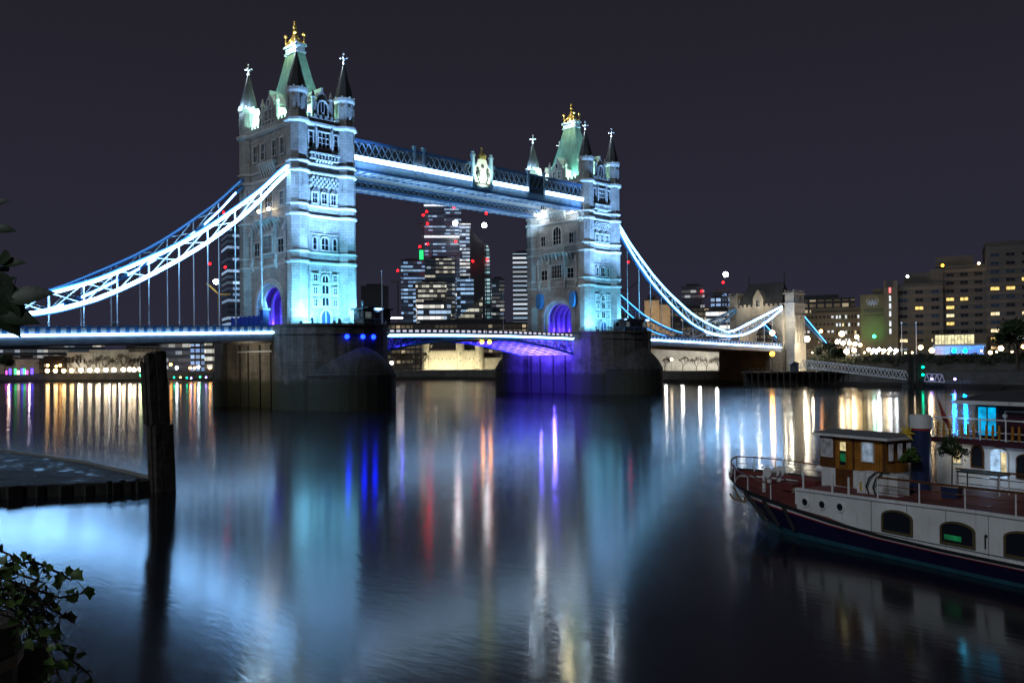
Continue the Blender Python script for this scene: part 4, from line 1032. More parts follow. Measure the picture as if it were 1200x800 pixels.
for i in range(9):
    lamp(452 + i * 2.4, 372.5, 590, 'lamp_white', '%s lamp from the left in the small white row left of the skyline cluster' % ORD[i], 'small white terrace lamps', .42)
RB = [(945.5, 397, 'lamp_pale', 295, .8), (962, 388, 'lamp_orange', 330, .5), (965, 400, 'lamp_pale', 320, .45), (986.5, 391, 'lamp_warm', 320, .8), (1004, 394.5, 'lamp_warm', 325, .6), (981, 400.5, 'lamp_pale', 322, .6), (988, 402, 'lamp_pale', 322, .6), (995.5, 402, 'lamp_warm', 322, .6), (1002, 403, 'lamp_pale', 322, .6), (1008, 404, 'lamp_warm', 322, .5),
      (992, 412, 'lamp_pale', 290, .7), (1001, 410.5, 'lamp_warm', 292, .6), (984.5, 416, 'lamp_pale', 285, .4), (905, 414.5, 'lamp_amber', 268, .55), (905, 390, 'lamp_warm', 262, .6), (1079, 407, 'lamp_warm', 300, .6), (1092, 410.5, 'lamp_warm', 296, .7), (1105, 408, 'lamp_warm', 300, .4), (1173, 408, 'lamp_warm', 300, .7), (1160.5, 413, 'lamp_warm', 296, .5), (1199, 406, 'lamp_orange', 300, .5)]
WHERE = ['white starlike lamp just right of the gatehouse corner tower', 'small orange lamp high right of the gatehouse', 'small pale lamp above the round tree', 'large warm lamp in front of the office block', 'warm lamp right of the large one before the office block',
         'first lamp in the close row below the office windows', 'second lamp in the close row below the office windows', 'third lamp in the close row below the office windows', 'fourth lamp in the close row below the office windows', 'last lamp in the close row below the office windows',
         'bright low lamp right of the round tree', 'warm low lamp under the row of office lamps', 'dim low lamp beside the round tree', 'amber lamp under the end of the bridge deck', 'warm lamp on the deck in front of the gatehouse',
         'warm lamp right of the two flagpoles', 'bright warm lamp left of the hotel lobby', 'dim warm lamp against the hotel lobby glass', 'bright warm lamp right of the blue lights', 'soft warm lamp low at the right of the blue lights', 'orange lamp at the right edge of the photo']
for (x, y, mt, dp, r), wl in zip(RB, WHERE):
    lamp(x, y, dp, mt, wl, 'lamps on the right bank', r)
for i, x in enumerate((1018, 1024, 1030, 1036, 1043, 1050)):
    lamp(x, 409.5 + (i % 2) * 1.2, 300, 'lamp_white' if i % 3 else 'lamp_pale', '%s lamp from the left in the white row under the green lit wall' % ORD[i], 'white lamps under the green wall', .5)
for i, x in enumerate((1118, 1131)):
    lamp(x, 411, 292, 'lamp_cyan', ('left' if i == 0 else 'right') + ' one of the two vivid blue lamps on the hotel terrace', 'blue terrace lamps', .6)
    p = at(x, 408, 287); light('POINT', p, 5000, (0.0, 0.28, 1.0), .4)
c = at(1124, 418, 297); t = thing('blue_glow_canopy', 'added white canopy catching the blue glow of the two vivid lamps', 'canopy', (c.x, c.y, 8.6), facing(1124, 297))
b = MB(); b.box(-7.5, 7.5, 0, .2, 0, 3.4); b.build('glow_panel', 'boat_white_plain', t, local=True)  # panel and canopy invented to catch the blue lamp glow
b = MB(); b.hexa([(-8, -2.5, 3.2), (8, -2.5, 3.2), (8, .3, 3.9), (-8, .3, 3.9)], [(-8, -2.5, 3.3), (8, -2.5, 3.3), (8, .3, 4.0), (-8, .3, 4.0)]); b.build('glow_cloth', 'boat_white_plain', t, local=True)
for x in (-7.8, -2.6, 2.6, 7.8):
    b = MB(); b.bar((x, -2.4, 0), (x, -2.4, 3.2), .12); b.build('post', 'dark_steel', t, local=True)
for i, (x, y) in enumerate(((1092, 444), (1119, 444), (1161.5, 444))):
    lamp(x, y, 226, 'lamp_violet', '%s violet white lamp from the left on the floating pontoon' % ORD[i], 'pontoon lamps', .28, 'pontoon lamp', 1.3)
for i, y in enumerate((430, 439)):
    lamp(1081.6, y, 232, 'lamp_teal', ('upper' if i == 0 else 'lower') + ' green light on the dark mooring piles', 'green pile lights', .3, 'navigation light', 1.0)
# lamps with cones of their own near the front of the bank walls
for x, y, dp, e, c in ((905, 412, 262, 900, (1.0, .6, .2)), (986, 396, 312, 900, (1, .75, .5)), (1030, 405, 298, 900, (.9, .95, 1)), (1090, 408, 292, 900, (1, .75, .45)), (1173, 406, 292, 700, (1, .7, .4)), (1150, 404, 300, 500, (1, .8, .5)), (1000, 404, 290, 700, (1, .8, .6))):
    light('POINT', at(x, y, dp), e, c, .5)

RC = [(952, 413, 'lamp_warm', .26), (958, 410, 'lamp_orange', .26), (971, 408, 'lamp_warm', .3), (976, 412.5, 'lamp_pale', .3), (1013, 413, 'lamp_warm', .3), (1021, 414, 'lamp_warm', .3), (1027, 413.5, 'lamp_pale', .3), (1034, 414, 'lamp_warm', .3), (1041, 414, 'lamp_warm', .3), (1048, 414, 'lamp_pale', .26), (1061, 413.5, 'lamp_warm', .3), (1069, 413, 'lamp_warm', .3), (1150, 411, 'lamp_warm', .26), (1168, 412, 'lamp_pale', .3), (1186, 412, 'lamp_warm', .3)]
for i, (x, y, mt, r) in enumerate(RC):
    lamp(x, y, 290, mt, '%s small lamp from the left in the low line of lights along the right quay' % ORD[i], 'small lamps along the right quay', r)
for x, y, d_, e in ((960, 408, 335, 900), (985, 404, 338, 1200), (1000, 406, 338, 1000), (1040, 405, 320, 700), (1070, 404, 318, 700), (1185, 404, 316, 700)): light('POINT', at(x, y, d_), e, (1.0, .74, .45), .6)
light('SPOT', (0, -58, 10.5), 2600, (1.0, .85, .62), .3, (0, -49.7, 8.5), 140, .8)
# ------------------------------------------------------------------ generic distant buildings
def block(px0, px1, pyt, dep, name, label, cat, mat, thick=25, zb=3.5, group=None, turn=0.0, roof='dark_cladding', top=None, setback=None, band=None):
    """a building whose front spans px0..px1 at that distance, its roof at pyt"""
    pc = (px0 + px1) / 2; c = at(pc, 420, dep); wd = (px1 - px0) / FPX * dep; zt = at(pc, pyt, dep).z
    rz = facing(pc, dep) + turn
    t = thing(name, label, cat, (c.x, c.y, zb), rz, group); h = zt - zb
    b = MB()
    if top is None: b.box(-wd / 2, wd / 2, 0, thick, 0, h)
    else:   # (left height factor, right height factor, narrowing left, narrowing right)
        l, r, nl, nr = top
        b.hexa([(-wd / 2, 0, 0), (wd / 2, 0, 0), (wd / 2, thick, 0), (-wd / 2, thick, 0)], [(-wd / 2 + nl * wd, 0, h * l), (wd / 2 - nr * wd, 0, h * r), (wd / 2 - nr * wd, thick, h * r), (-wd / 2 + nl * wd, thick, h * l)])
    b.build('wall', mat, t, local=True)
    if top is None and roof:
        r = MB(); r.box(-wd * .5 - .15, wd * .5 + .15, -.15, thick + .15, h, h + .8); r.box(-wd * .3, wd * .25, thick * .3, thick * .7, h + .8, h + 3.2); r.build('roof', roof, t, local=True)
    t['w'] = wd; t['h'] = h
    return t
facade('offices_cool', 4.0, 5.0, 0.6, (0.26, 0.52, 1.0), 0.8, mx_=.03, mz=.4, base=(.03,.04,.06), col2=(0.42, 0.68, 1.0), rowbias=.9)
facade('offices_dark', 4.0, 4.0, 0.22, (0.4, 0.65, 1.0), 0.75, mx_=.04, mz=.4, base=(.02,.027,.04), col2=(1.0, 0.9, 0.7), rowbias=1.0, seed=2)
facade('offices_tall', 4.2, 5.5, 0.30, (0.30, 0.55, 1.0), 0.85, mx_=.03, mz=.45, base=(.03,.04,.065), col2=(0.5, 0.72, 1.0), rowbias=1.3, seed=5)
facade('offices_bright', 4.2, 4.5, 0.85, (0.45, 0.68, 1.0), 0.95, mx_=.03, mz=.35, base=(.03,.04,.06), col2=(1.0, 0.95, 0.85), rowbias=.3, seed=8)
facade('offices_warm', 4.2, 3.5, 0.75, (1.0, 0.93, 0.72), 0.6, mx_=.04, mz=.38, base=(.04,.04,.04), col2=(0.95, 0.95, 0.85), rowbias=.4, seed=11)
facade('offices_teal', 4.2, 5.0, 0.7, (0.3, 0.8, 0.85), 0.45, col2=(0.6, 0.9, 1.0), rowbias=.6, seed=14)
facade('offices_stripe', 3.4, 40.0, 1.5, (0.5, 0.72, 1.0), 0.5, col2=(0.85, 0.9, 1.0), rowbias=.3, seed=17, mz=.45, mx_=.01)
facade('flats_dim', 3.2, 3.2, 0.10, (1.0, 0.8, 0.5), 0.8, base=(0.02, 0.02, 0.022), rowbias=.5, seed=20)
facade('flats_blue', 3.4, 3.2, 0.6, (0.25, 0.45, 1.0), .7, col2=(0.5, 0.7, 1.0), rowbias=.4, seed=23)

block(268, 290, 268, 620, 'office_tower', 'dark office tower with lit floors seen behind the near chain', 'skyscraper', 'offices_tall', 30, turn=.15)
block(471, 500, 305, 900, 'office_tower', 'broad tower with blue white floors, leftmost of the skyline cluster', 'skyscraper', 'offices_cool', 40)
t = block(498, 542, 239, 1050, 'office_tower', 'tallest dark glass tower with bright bands in the skyline cluster', 'skyscraper', 'offices_tall', 45, top=(1.0, 1.02, .03, .0))
for zf, hh in ((.985, 2.2), (.79, 2.6), (.43, 3.0)):
    b = MB(); b.box(-t['w'] / 2 + .6, t['w'] / 2 - .4, -.5, -.1, t['h'] * zf, t['h'] * zf + hh); b.build('lit_band', 'window_white', t, local=True)
t = block(540, 553, 262, 1000, 'office_tower', 'narrow tower with a white lit core right of the tallest tower', 'skyscraper', 'offices_bright', 30)
b = MB(); b.box(-3.0, 2.5, -.8, -.1, 0, t['h'] * .52); b.build('lit_core', 'window_white', t, local=True)
block(552, 580, 268, 980, 'office_tower', 'dark wedge tower sloping down on its right edge', 'skyscraper', 'dark_cladding', 40, top=(1.0, .86, .0, .22))
block(569, 581, 283, 975, 'office_tower', 'slim teal lit face beside the dark wedge tower', 'skyscraper', 'offices_teal', 14, top=(1.0, .95, .05, .55))
block(577, 592, 327, 860, 'office_block', 'low office block with teal floors right of the wedge tower', 'office block', 'offices_dark', 30)
block(499, 534, 303, 800, 'office_tower', 'dark upper block over white lit floors before the tallest tower', 'skyscraper', 'offices_dark', 30)
block(488, 524, 331, 760, 'office_block', 'wide block with rows of pale lit floors in the cluster', 'office block', 'offices_warm', 30)
block(536, 556, 327, 800, 'office_block', 'small block with scattered lights under the narrow tower', 'office block', 'offices_cool', 30)
block(489, 529, 355, 640, 'office_block', 'low block of brilliant white floors in front of the cluster', 'office block', 'offices_bright', 30)
block(522, 566, 348, 620, 'office_block', 'sloping glass building glowing yellowish white in front', 'office block', 'offices_warm', 30, top=(.55, 1.0, .0, .0))
block(602, 624, 297, 640, 'office_tower', 'tower with thin blue white floor stripes beside the right tower', 'skyscraper', 'offices_stripe', 30)
block(424, 456, 336, 700, 'office_block', 'dark unlit block right of the near tower', 'office block', 'dark_cladding', 30)
block(455, 640, 379, 560, 'riverside_block', 'long low dark building behind the roadway between the towers', 'building', 'flats_dim', 30)
block(756, 773, 352, 520, 'stone_tower', 'pale stone tower lit amber behind the right chain', 'building', 'pale_stone', 20)
block(773, 786, 357, 520, 'stone_building', 'amber lit stone building beside the pale tower', 'building', 'pale_stone', 20)
light('POINT', at(770, 380, 500), 9000, (1.0, 0.62, 0.25), 1); light('POINT', at(760, 366, 500), 5000, (1.0, 0.62, 0.3), 1)
block(786, 832, 362, 560, 'office_block', 'dim block behind the middle of the right chain', 'office block', 'flats_dim', 30)
block(800, 826, 336, 700, 'office_block', 'stepped dark block with pale floors behind the right chain', 'office block', 'offices_dark', 30)
block(834, 857, 344, 560, 'office_block', 'small block lit electric blue left of the gatehouse roof', 'office block', 'flats_blue', 20)
t = block(828, 862, 364, 540, 'office_block', 'low white lit terrace below the electric blue block', 'office block', 'offices_bright', 20)
block(862, 905, 372, 520, 'office_block', 'dark block hidden behind the gatehouse', 'office block', 'flats_dim', 30)
block(700, 760, 372, 560, 'office_block', 'dark low block right of the far tower', 'office block', 'flats_dim', 30)
block(930, 1000, 351, 480, 'office_block', 'dark long block rising behind the office with white windows', 'office block', 'flats_dim', 30)
# tower cranes with their red lamps
def crane(px_, pyt, dep, label, red, white=None, jib=18, mast_mat='dark_steel', side=1, py0=400):
    base = at(px_, py0, dep); tp = at(px_, pyt, dep); t = thing('tower_crane', label, 'crane', (base.x, base.y, 4))
    b = MB()
    for dx in (-1, 1): b.bar((base.x + dx, base.y, 4), (base.x + dx, base.y, tp.z), .35)
    n = int((tp.z - 4) / 5)
    for i in range(n): b.bar((base.x - 1 if i % 2 else base.x + 1, base.y, 4 + i * 5), (base.x + 1 if i % 2 else base.x - 1, base.y, 9 + i * 5), .25)
    b.build('mast', mast_mat, t)
    j = MB(); e = Vector((tp.x, tp.y, tp.z)) + RGT * jib * side + UP * jib * .9; j.bar(tp, e, .8); j.bar(tp, Vector(tp) - RGT * side * 7, 1.0); j.build('jib', mast_mat, t)
    for (x, y) in red:
        r = MB(); r.ball(at(x, y, dep - 3), .0012 * dep, 8, 5); r.build('warning_lamp', 'lamp_red', t)
    for (x, y) in (white or []):
        r = MB(); r.ball(at(x, y, dep - 3), .0029 * dep, 10, 6); r.build('work_lamp', 'lamp_white', t)
    return t
crane(496, 262, 1000, 'crane at the left side of the tallest tower with red lamps', [(496, 252), (500, 248), (501, 262), (501, 286)], None, 10)
crane(534, 300, 990, 'crane in front of the tallest tower with one dazzling white lamp', [(532, 243), (534, 283)], [(533.5, 261.5)], 12)
crane(567, 290, 960, 'crane over the wedge tower with a white star lamp and red tip', [(570, 250), (571, 304), (554, 306)], [(567.5, 264)], 10)
crane(467, 330, 850, 'low crane left of the cluster with a red lamp', [(466, 317), (499, 309), (492, 289)], None, 8)
crane(257, 345, 560, 'yellow mast crane behind the near chain with red and white lamps', [(262, 249), (246, 309), (264, 313)], [(253, 330)], 8, 'crane_yellow', -1)
crane(736, 340, 640, 'crane right of the far tower with a red lamp', [(736, 307), (722, 335)], None, 8)
crane(822, 352, 690, 'crane behind the right chain with a red lamp', [(822.5, 341)], None, 6)
crane(848, 345, 560, 'crane above the electric blue block with red and white lamps', [(847.5, 331)], [(850.5, 321.5)], 5)
t = thing('billboard', 'small green lit crane banner left of the tallest tower', 'banner', at(494, 304, 900))
b = MB(); q0, q1 = at(491.5, 304, 900), at(496, 293, 900); b.ext([(q0.x, q0.y, q0.z), (q1.x, q1.y, q0.z), (q1.x, q1.y, q1.z), (q0.x, q0.y, q1.z)], FWD * 1.0); b.build('banner_panel', 'neon_green', t)

# ------------------------------------------------------------------ trees
def tree_mesh(seed, h=9, spread=4.0, leafy=True, nleaf=1500, leaf=.35, twig=.02, depth=5):
    rnd = random.Random(seed); tr = MB(); tips = []
    def grow(p, d, ln, r, lev):
        q = p + d * ln; tr.tube(p, q, r, r * .68, 6 if lev < 2 else 4)
        if lev >= 2: tips.append((q, ln))
        if lev >= depth: return
        for k in range(3 if lev < depth - 1 else 4):
            an = rnd.uniform(0, 6.283); tl = rnd.uniform(.35, .85) if lev else rnd.uniform(.3, .7)
            o = d.orthogonal().normalized(); o = Matrix.Rotation(an, 3, d) @ o
            nd = (d * math.cos(tl) + o * math.sin(tl) + UP * .12).normalized()
            grow(q - d * ln * rnd.uniform(0, .3), nd, ln * rnd.uniform(.62, .85), max(twig, r * .58), lev + 1)
    grow(Vector((0, 0, 0)), UP.copy(), h * .28, h * .024, 0)
    cr = MB()
    if leafy:
        for i in range(nleaf):
            q, ln = rnd.choice(tips); c = q + Vector((rnd.gauss(0, 1), rnd.gauss(0, 1), rnd.gauss(0, .8))) * ln * .55
            a = Vector((rnd.gauss(0, 1), rnd.gauss(0, 1), rnd.gauss(0, 1))).normalized(); b = a.orthogonal().normalized() * leaf * .45 * rnd.uniform(.6, 1.3); a = a * leaf * rnd.uniform(.6, 1.3)
            cr.poly(c - a, c + b, c + a, c - b)
    return tr, cr
TREES = {}
def tree(px_, pyb, dep, kind, label, group, scale=1.0, zb=4.0):
    if kind not in TREES:
        leafy = not kind.startswith('bare'); tr, cr = tree_mesh(hash(kind) % 1000 if False else sum(map(ord, kind)), 9, 4, leafy, 1400, .38, .03 if leafy else .035, 4 if leafy else 5)
        to = tr.build('trunk', 'bark'); co = cr.build('crown', 'leaf_dark') if leafy else None
        TREES[kind] = (to.data, co.data if co else None); bpy.data.objects.remove(to)
        if co: bpy.data.objects.remove(co)
    p = at(px_, pyb, dep); t = thing('leafy_tree' if not kind.startswith('bare') else 'bare_tree', label, 'tree', (p.x, p.y, zb), random.uniform(0, 6), group)
    a = place('trunk', TREES[kind][0], t, (0, 0, 0)); a.scale = (scale,) * 3
    if TREES[kind][1]: b = place('crown', TREES[kind][1], t, (0, 0, 0)); b.scale = (scale,) * 3
    return t
for i, x in enumerate((52, 62, 73, 84, 94, 103, 113, 124, 134, 145, 156, 164)):
    tree(x, 434, 436 + (i % 3) * 5, 'bare_' + 'abcd'[(i * 3 + i // 4) % 4], '%s bare winter tree from the left in front of the lit customs building' % ORD[i], 'bare trees on the left promenade', 1.05 + .45 * ((i * 7) % 5) / 4)
tree(6, 433, 400, 'leafy_a', 'round dark tree at the left edge of the far promenade', 'dark leafy trees', 1.2)
tree(968, 422, 282, 'leafy_a', 'round dark tree just right of the gatehouse', 'dark leafy trees', 1.25)
tree(978, 422, 284, 'leafy_b', 'second dark round tree, right of the one by the gatehouse', 'dark leafy trees', 1.1)
tree(1192, 415, 270, 'leafy_b', 'large dim green tree at the right edge before the hotel', 'dark leafy trees', 2.3)
for i, x in enumerate((462, 470, 478, 487, 494)):
    tree(x, 432, 440 + i * 3, 'bare_a' if i % 2 else 'bare_b', '%s bare tree from the left beside the floodlit fortress' % ORD[i], 'bare trees beside the fortress', 1.3)
for i, x in enumerate((764, 779, 800, 816, 828, 842)):
    tree(x, 431, 300, 'bare_' + 'cabd'[i % 4], '%s bare tree from the left against the lit wall below the right span' % ORD[i], 'bare trees below the right span', .75)

# ------------------------------------------------------------------ floodlit fortress
def fortress():
    D = 470; c = at(531, 432, D); rz = facing(531, D); t = thing('stone_fortress', 'floodlit cream stone fortress wall with towers between the bridge piers', 'fortress', (c.x, c.y, 4), rz)
    k = D / FPX; X = lambda px_: (px_ - 531) * k
    b = MB(); b.box(X(503), X(558), 0, 2.5, 0, 9.5); b.build('wall', 'fortress_stone', t, local=True)
    m = MB(); n = 26
    for i in range(n): x = X(503) + (i + .5) * (X(558) - X(503)) / n; m.box(x - .32, x + .32, 0.02, .7, 9.5, 10.4)
    m.build('battlement', 'fortress_stone', t, local=True)
    for x0, x1, h in ((495, 503.5, 13.2), (534.5, 544.5, 14.2), (557, 567.5, 12.6)):
        w_ = X(x1) - X(x0); xc = (X(x0) + X(x1)) / 2; q = MB(); q.lathe([(0, w_ * .53), (h, w_ * .5), (h + .3, w_ * .56), (h + .9, w_ * .56)], xc, 1.5, 12)
        to = q.build('round_tower', 'fortress_stone', t, local=True); s = MB()
        for i in range(10): a = i * .6283; s.box(xc + w_ * .5 * math.cos(a) - .3, xc + w_ * .5 * math.cos(a) + .3, 1.5 + w_ * .5 * math.sin(a) - .3, 1.5 + w_ * .5 * math.sin(a) + .3, h + .9, h + 1.7)
        s.build('battlement', 'fortress_stone', to, local=True)
        for z in (4, 8): sl_ = MB(); sl_.box(xc - .18, xc + .18, 1.5 - w_ * .53 - .03, 1.5 - w_ * .5 + .3, z, z + 1.3); sl_.build('arrow_slit', 'dark_steel', to, local=True)
    b = MB(); b.box(X(567), X(590), 1, 3, 0, 6.0); b.build('low_wall', 'fortress_stone', t, local=True)
    r = MB(); r.box(X(506), X(556), 8, 20, 0, 12); r.box(X(560), X(585), 8, 18, 0, 9); r.build('inner_building', 'brick', t, local=True)
    q = MB(); q.ext([(X(505), 7.6, 12.02), (X(557), 7.6, 12.02), (X(552), 14, 15.2), (X(510), 14, 15.2)], (0, .4, 0)); q.build('roof', 'slate', t, local=True)
    for i in range(12):
        x = X(505) + i * 2.1
        if abs(x - X(539)) < 3: continue
        s = MB(); s.box(x - .15, x + .15, -.03, .3, 5.2, 6.2); s.build('arrow_slit', 'dark_steel', t, local=True)
    for px_, e in ((500, 2400), (511, 4600), (521, 4600), (531, 3800), (541, 3800), (551, 4200), (562, 3600), (576, 1000)):
        light('POINT', at(px_, 431.5, D - 9), e, (1.0, 0.88, 0.56), .4)
fortress()
lamp(459, 425, 440, 'lamp_pale', 'lone pale lamp in the dark left of the fortress', None, .7)
# left bank buildings
def colonnade():
    D = 462; c = at(127, 433, D); rz = facing(127, D); t = thing('customs_building', 'long classical white stone building with a colonnade, lit from below', 'building', (c.x, c.y, 4), rz)
    k = D / FPX; X = lambda px_: (px_ - 127) * k
    b = MB(); b.box(X(84), X(171), 2, 16, 0, 10.5); b.box(X(108), X(148), 0.5, 16, 0, 11.2); b.build('wall', 'pale_stone', t, local=True)
    q = MB(); q.box(X(83), X(172), 1.5, 16.5, 10.5, 11.1); q.box(X(107), X(149), 0, 16.5, 11.2, 12.3); q.build('cornice', 'pale_stone', t, local=True)
    for i in range(12):
        x = X(109.5) + i * (X(146.5) - X(109.5)) / 11; p = MB(); p.lathe([(3.2, .55), (10.6, .45), (11.1, .65)], x, 0.1, 8); p.build('column', 'pale_stone', t, local=True)
    for xs, xe in ((X(85), X(107)), (X(150.5), X(170))):
        for i in range(int((xe - xs) / 1.8)):
            x = xs + i * 1.8
            for z in (1.0, 5.5): w_ = MB(); w_.box(x, x + .8, 1.95, 2.2, z, z + 2.2); w_.build('window', 'dark_glass', t, local=True)
    for px_ in (92, 104, 116, 128, 140, 152, 164): light('POINT', at(px_, 431, D - 8), 900, (1.0, 0.93, 0.80), .5)
colonnade()
block(0, 20, 420, 470, 'riverside_block', 'tan riverside block with chimneys at the left edge', 'building', 'pale_stone', 20)
block(20, 44, 421, 468, 'riverside_block', 'tan riverside block with a row of blue windows', 'building', 'pale_stone', 20)
light('POINT', at(10, 428, 452), 1200, (1, .7, .5), .5); light('POINT', at(34, 428, 452), 900, (.8, .7, .9), .5)
block(44, 86, 423, 500, 'riverside_block', 'low dark block behind the orange lamps', 'building', 'flats_dim', 20)
block(0, 60, 408, 620, 'office_block', 'dark block with few lit rooms far behind the left bank', 'office block', 'offices_dark', 25)
block(60, 120, 404, 640, 'office_block', 'dark office block behind the customs building, left part', 'office block', 'offices_dark', 25)
block(150, 196, 406, 600, 'office_block', 'dark office block behind the timber post', 'office block', 'flats_dim', 25)
block(190, 226, 401, 480, 'glass_offices', 'grey glass offices with storeys in bands right of the timber post', 'office block', 'offices_dark', 25)
block(224, 240, 403, 478, 'glass_offices', 'blue lit glass offices next to the near pier', 'office block', 'flats_blue', 25)
t = block(240, 252, 401, 476, 'glass_offices', 'glass stair tower with yellow and teal lights by the near pier', 'office block', 'offices_warm', 25)
cols = ('screen_magenta', 'screen_blue', 'screen_green', 'screen_pink', 'screen_blue', 'screen_green', 'screen_magenta', 'screen_blue')
for i, (x, m_) in enumerate(zip((7, 12, 18, 21.5, 26, 28.5, 31.5, 37.5), cols)):
    t = thing('light_column', '%s colour lit column from the left on the left promenade, %s' % (ORD[i], {'screen_magenta': 'magenta', 'screen_blue': 'blue', 'screen_green': 'green', 'screen_pink': 'pink white'}[m_]), 'light column', at(x, 437, 430), 0, 'colour lit columns')
    q = at(x, 437, 430); b = MB(); b.box(q.x - .45, q.x + .45, q.y - .45, q.y + .45, 4.0, 7.0 if i % 3 else 6.0); b.build('lit_panel', m_, t)
    b = MB(); b.box(q.x - .6, q.x + .6, q.y - .6, q.y + .6, 7.0 if i % 3 else 6.0, 7.25 if i % 3 else 6.25); b.build('cap', 'dark_steel', t)

# ------------------------------------------------------------------ lit wall and wharf under the right span
c = at(812, 431, 325); t = thing('viaduct_wall', 'white lit stone wall seen under the right side span', 'wall', (c.x, c.y, 4), facing(812, 325))
b = MB(); b.box(-15, 15, 0, 3, 0, 8.5)
for i in range(7): b.box(-14 + i * 4.5, -13.2 + i * 4.5, -.35, 0, 0, 8.5)
b.build('wall', 'pale_stone', t, local=True)
for x in (780, 800, 820, 840): light('POINT', at(x, 428, 318), 1500, (1.0, 0.97, 0.9), .5)
lamp(787, 421, 296, 'lamp_pale', 'lone pale lamp under the right side span', None, .4)
def wharf():
    a, b_ = at(872, 432, 266), at(1068, 438, 262); a.z = b_.z = 4.3
    t = thing('timber_wharf', 'dark timber wharf on many piles right of the bridge', 'wharf', (a.x, a.y, 0)); dv = (b_ - a); L = dv.length; dv.normalize(); nv = Vector((-dv.y, dv.x, 0))
    d = MB(); d.hexa([a - UP * .5 - nv * 2, b_ - UP * .5 - nv * 2, b_ - UP * .5 + nv * 5, a - UP * .5 + nv * 5], [a - nv * 2, b_ - nv * 2, b_ + nv * 5, a + nv * 5]); d.build('deck', 'wharf_timber', t)
    n = 26
    for i in range(n + 1):
        p = a + dv * (L * i / n) - nv * 2.1; q = MB(); q.tube((p.x, p.y, -2), (p.x, p.y, 4.9 if i % 4 == 0 else 4.25), .24, .22, 7); q.build('pile', 'wharf_timber', t)
    w_ = MB(); w_.hexa([a + nv * 1 - UP * 5, b_ + nv * 1 - UP * 5, b_ + nv * 1.4 - UP * 5, a + nv * 1.4 - UP * 5], [a + nv * 1 - UP * .55, b_ + nv * 1 - UP * .55, b_ + nv * 1.4 - UP * .55, a + nv * 1.4 - UP * .55]); w_.build('back_wall', 'wharf_timber', t)
    r = MB()
    for i in range(40): p = a + dv * (L * i / 39) - nv * 1.7; r.bar(p, p + UP * 1.1, .07)
    for z in (.55, 1.1): r.bar(a - nv * 1.7 + UP * z, b_ - nv * 1.7 + UP * z, .06)
    r.build('railing', 'dark_steel', t)
wharf()
p = at(931, 430, 258); t = thing('umbrella_kiosk', 'dark shelter with a pitched cover at the top of the gangway', 'shelter', (p.x, p.y, 4.3))
b = MB(); b.lathe([(6.6, 1.9), (7.4, .3), (7.5, .05)], p.x, p.y, 8); b.build('cover', 'dark_cladding', t); b = MB(); b.box(p.x - .9, p.x + .9, p.y - .9, p.y + .9, 4.3, 6.6); b.build('booth', 'dark_steel', t)
def gangway(a, b_, hgt, label):
    t = thing('lattice_gangway', label, 'gangway', a); dv = (b_ - a); L = Vector((dv.x, dv.y, 0)).length; s = Vector((-dv.y, dv.x, 0)).normalized() * 1.1
    fl = MB(); fl.hexa([a - s, b_ - s, b_ + s, a + s], [a - s + UP * .15, b_ - s + UP * .15, b_ + s + UP * .15, a + s + UP * .15]); fl.build('deck', 'grey_steel', t)
    for g in (-1, 1):
        m = MB(); n = max(4, int(L / 2.0))
        m.bar(a + s * g + UP * .1, b_ + s * g + UP * .1, .2); m.bar(a + s * g + UP * hgt + dv / n * .5, b_ + s * g + UP * hgt - dv / n * .5, .2)
        for i in range(n):
            p0 = a + dv * (i / n) + s * g; pm = a + dv * ((i + .5) / n) + s * g + UP * hgt; p1 = a + dv * ((i + 1) / n) + s * g
            m.bar(p0 + UP * .1, pm, .17); m.bar(pm, p1 + UP * .1, .17)
        m.build('side_truss', 'white_steel', t)
    return t
g0 = at(939, 430.5, 257); g1 = at(1064, 445, 235)
gangway(g0, g1, 2.3, 'long white lattice gangway sloping down from the wharf to the pontoon')
gangway(at(1083, 447, 231), at(1107, 448, 229), 2.1, 'short white lattice ramp right of the dark mooring piles')
t = thing('mooring_dolphin', 'cluster of tall dark mooring piles at the foot of the gangway', 'mooring piles', at(1073, 452, 232))
for x, yt in ((1066, 416), (1069.5, 417), (1075, 415), (1078.5, 413), (1081, 418)):
    p = at(x, 440, 233); q = MB(); zt = at(x, yt, 233).z; q.tube((p.x, p.y, -2), (p.x, p.y, zt), .42, .4, 8); q.build('pile', 'wharf_timber', t)
c = at(1160, 450, 226); rz = facing(1160, 226); t = thing('pontoon', 'long low floating pontoon with railings off the hotel', 'pontoon', (c.x, c.y, 0), rz)
b = MB(); b.box(-21, 40, 0, 5, -.6, .9); b.build('hull', 'dark_steel', t, local=True)
b = MB()
for i in range(62): b.bar((-20.8 + i, .1, .9), (-20.8 + i, .1, 2.0), .06)
for z in (1.45, 2.0): b.bar((-21, .1, z), (40, .1, z), .06)
b.build('railing', 'pale_blue_steel', t, local=True)
b = MB(); b.box(5, 26, 1.2, 4.5, .9, 3.4); b.build('cabin', 'pale_blue_steel', t, local=True)
b = MB(); b.box(4.6, 26.4, .9, 4.8, 3.4, 3.65); b.build('roof', 'grey_steel', t, local=True)
for i in range(7): b = MB(); b.box(6 + i * 2.8, 7.9 + i * 2.8, 1.14, 1.25, 1.8, 2.9); b.build('window', 'window_cool', t, local=True)

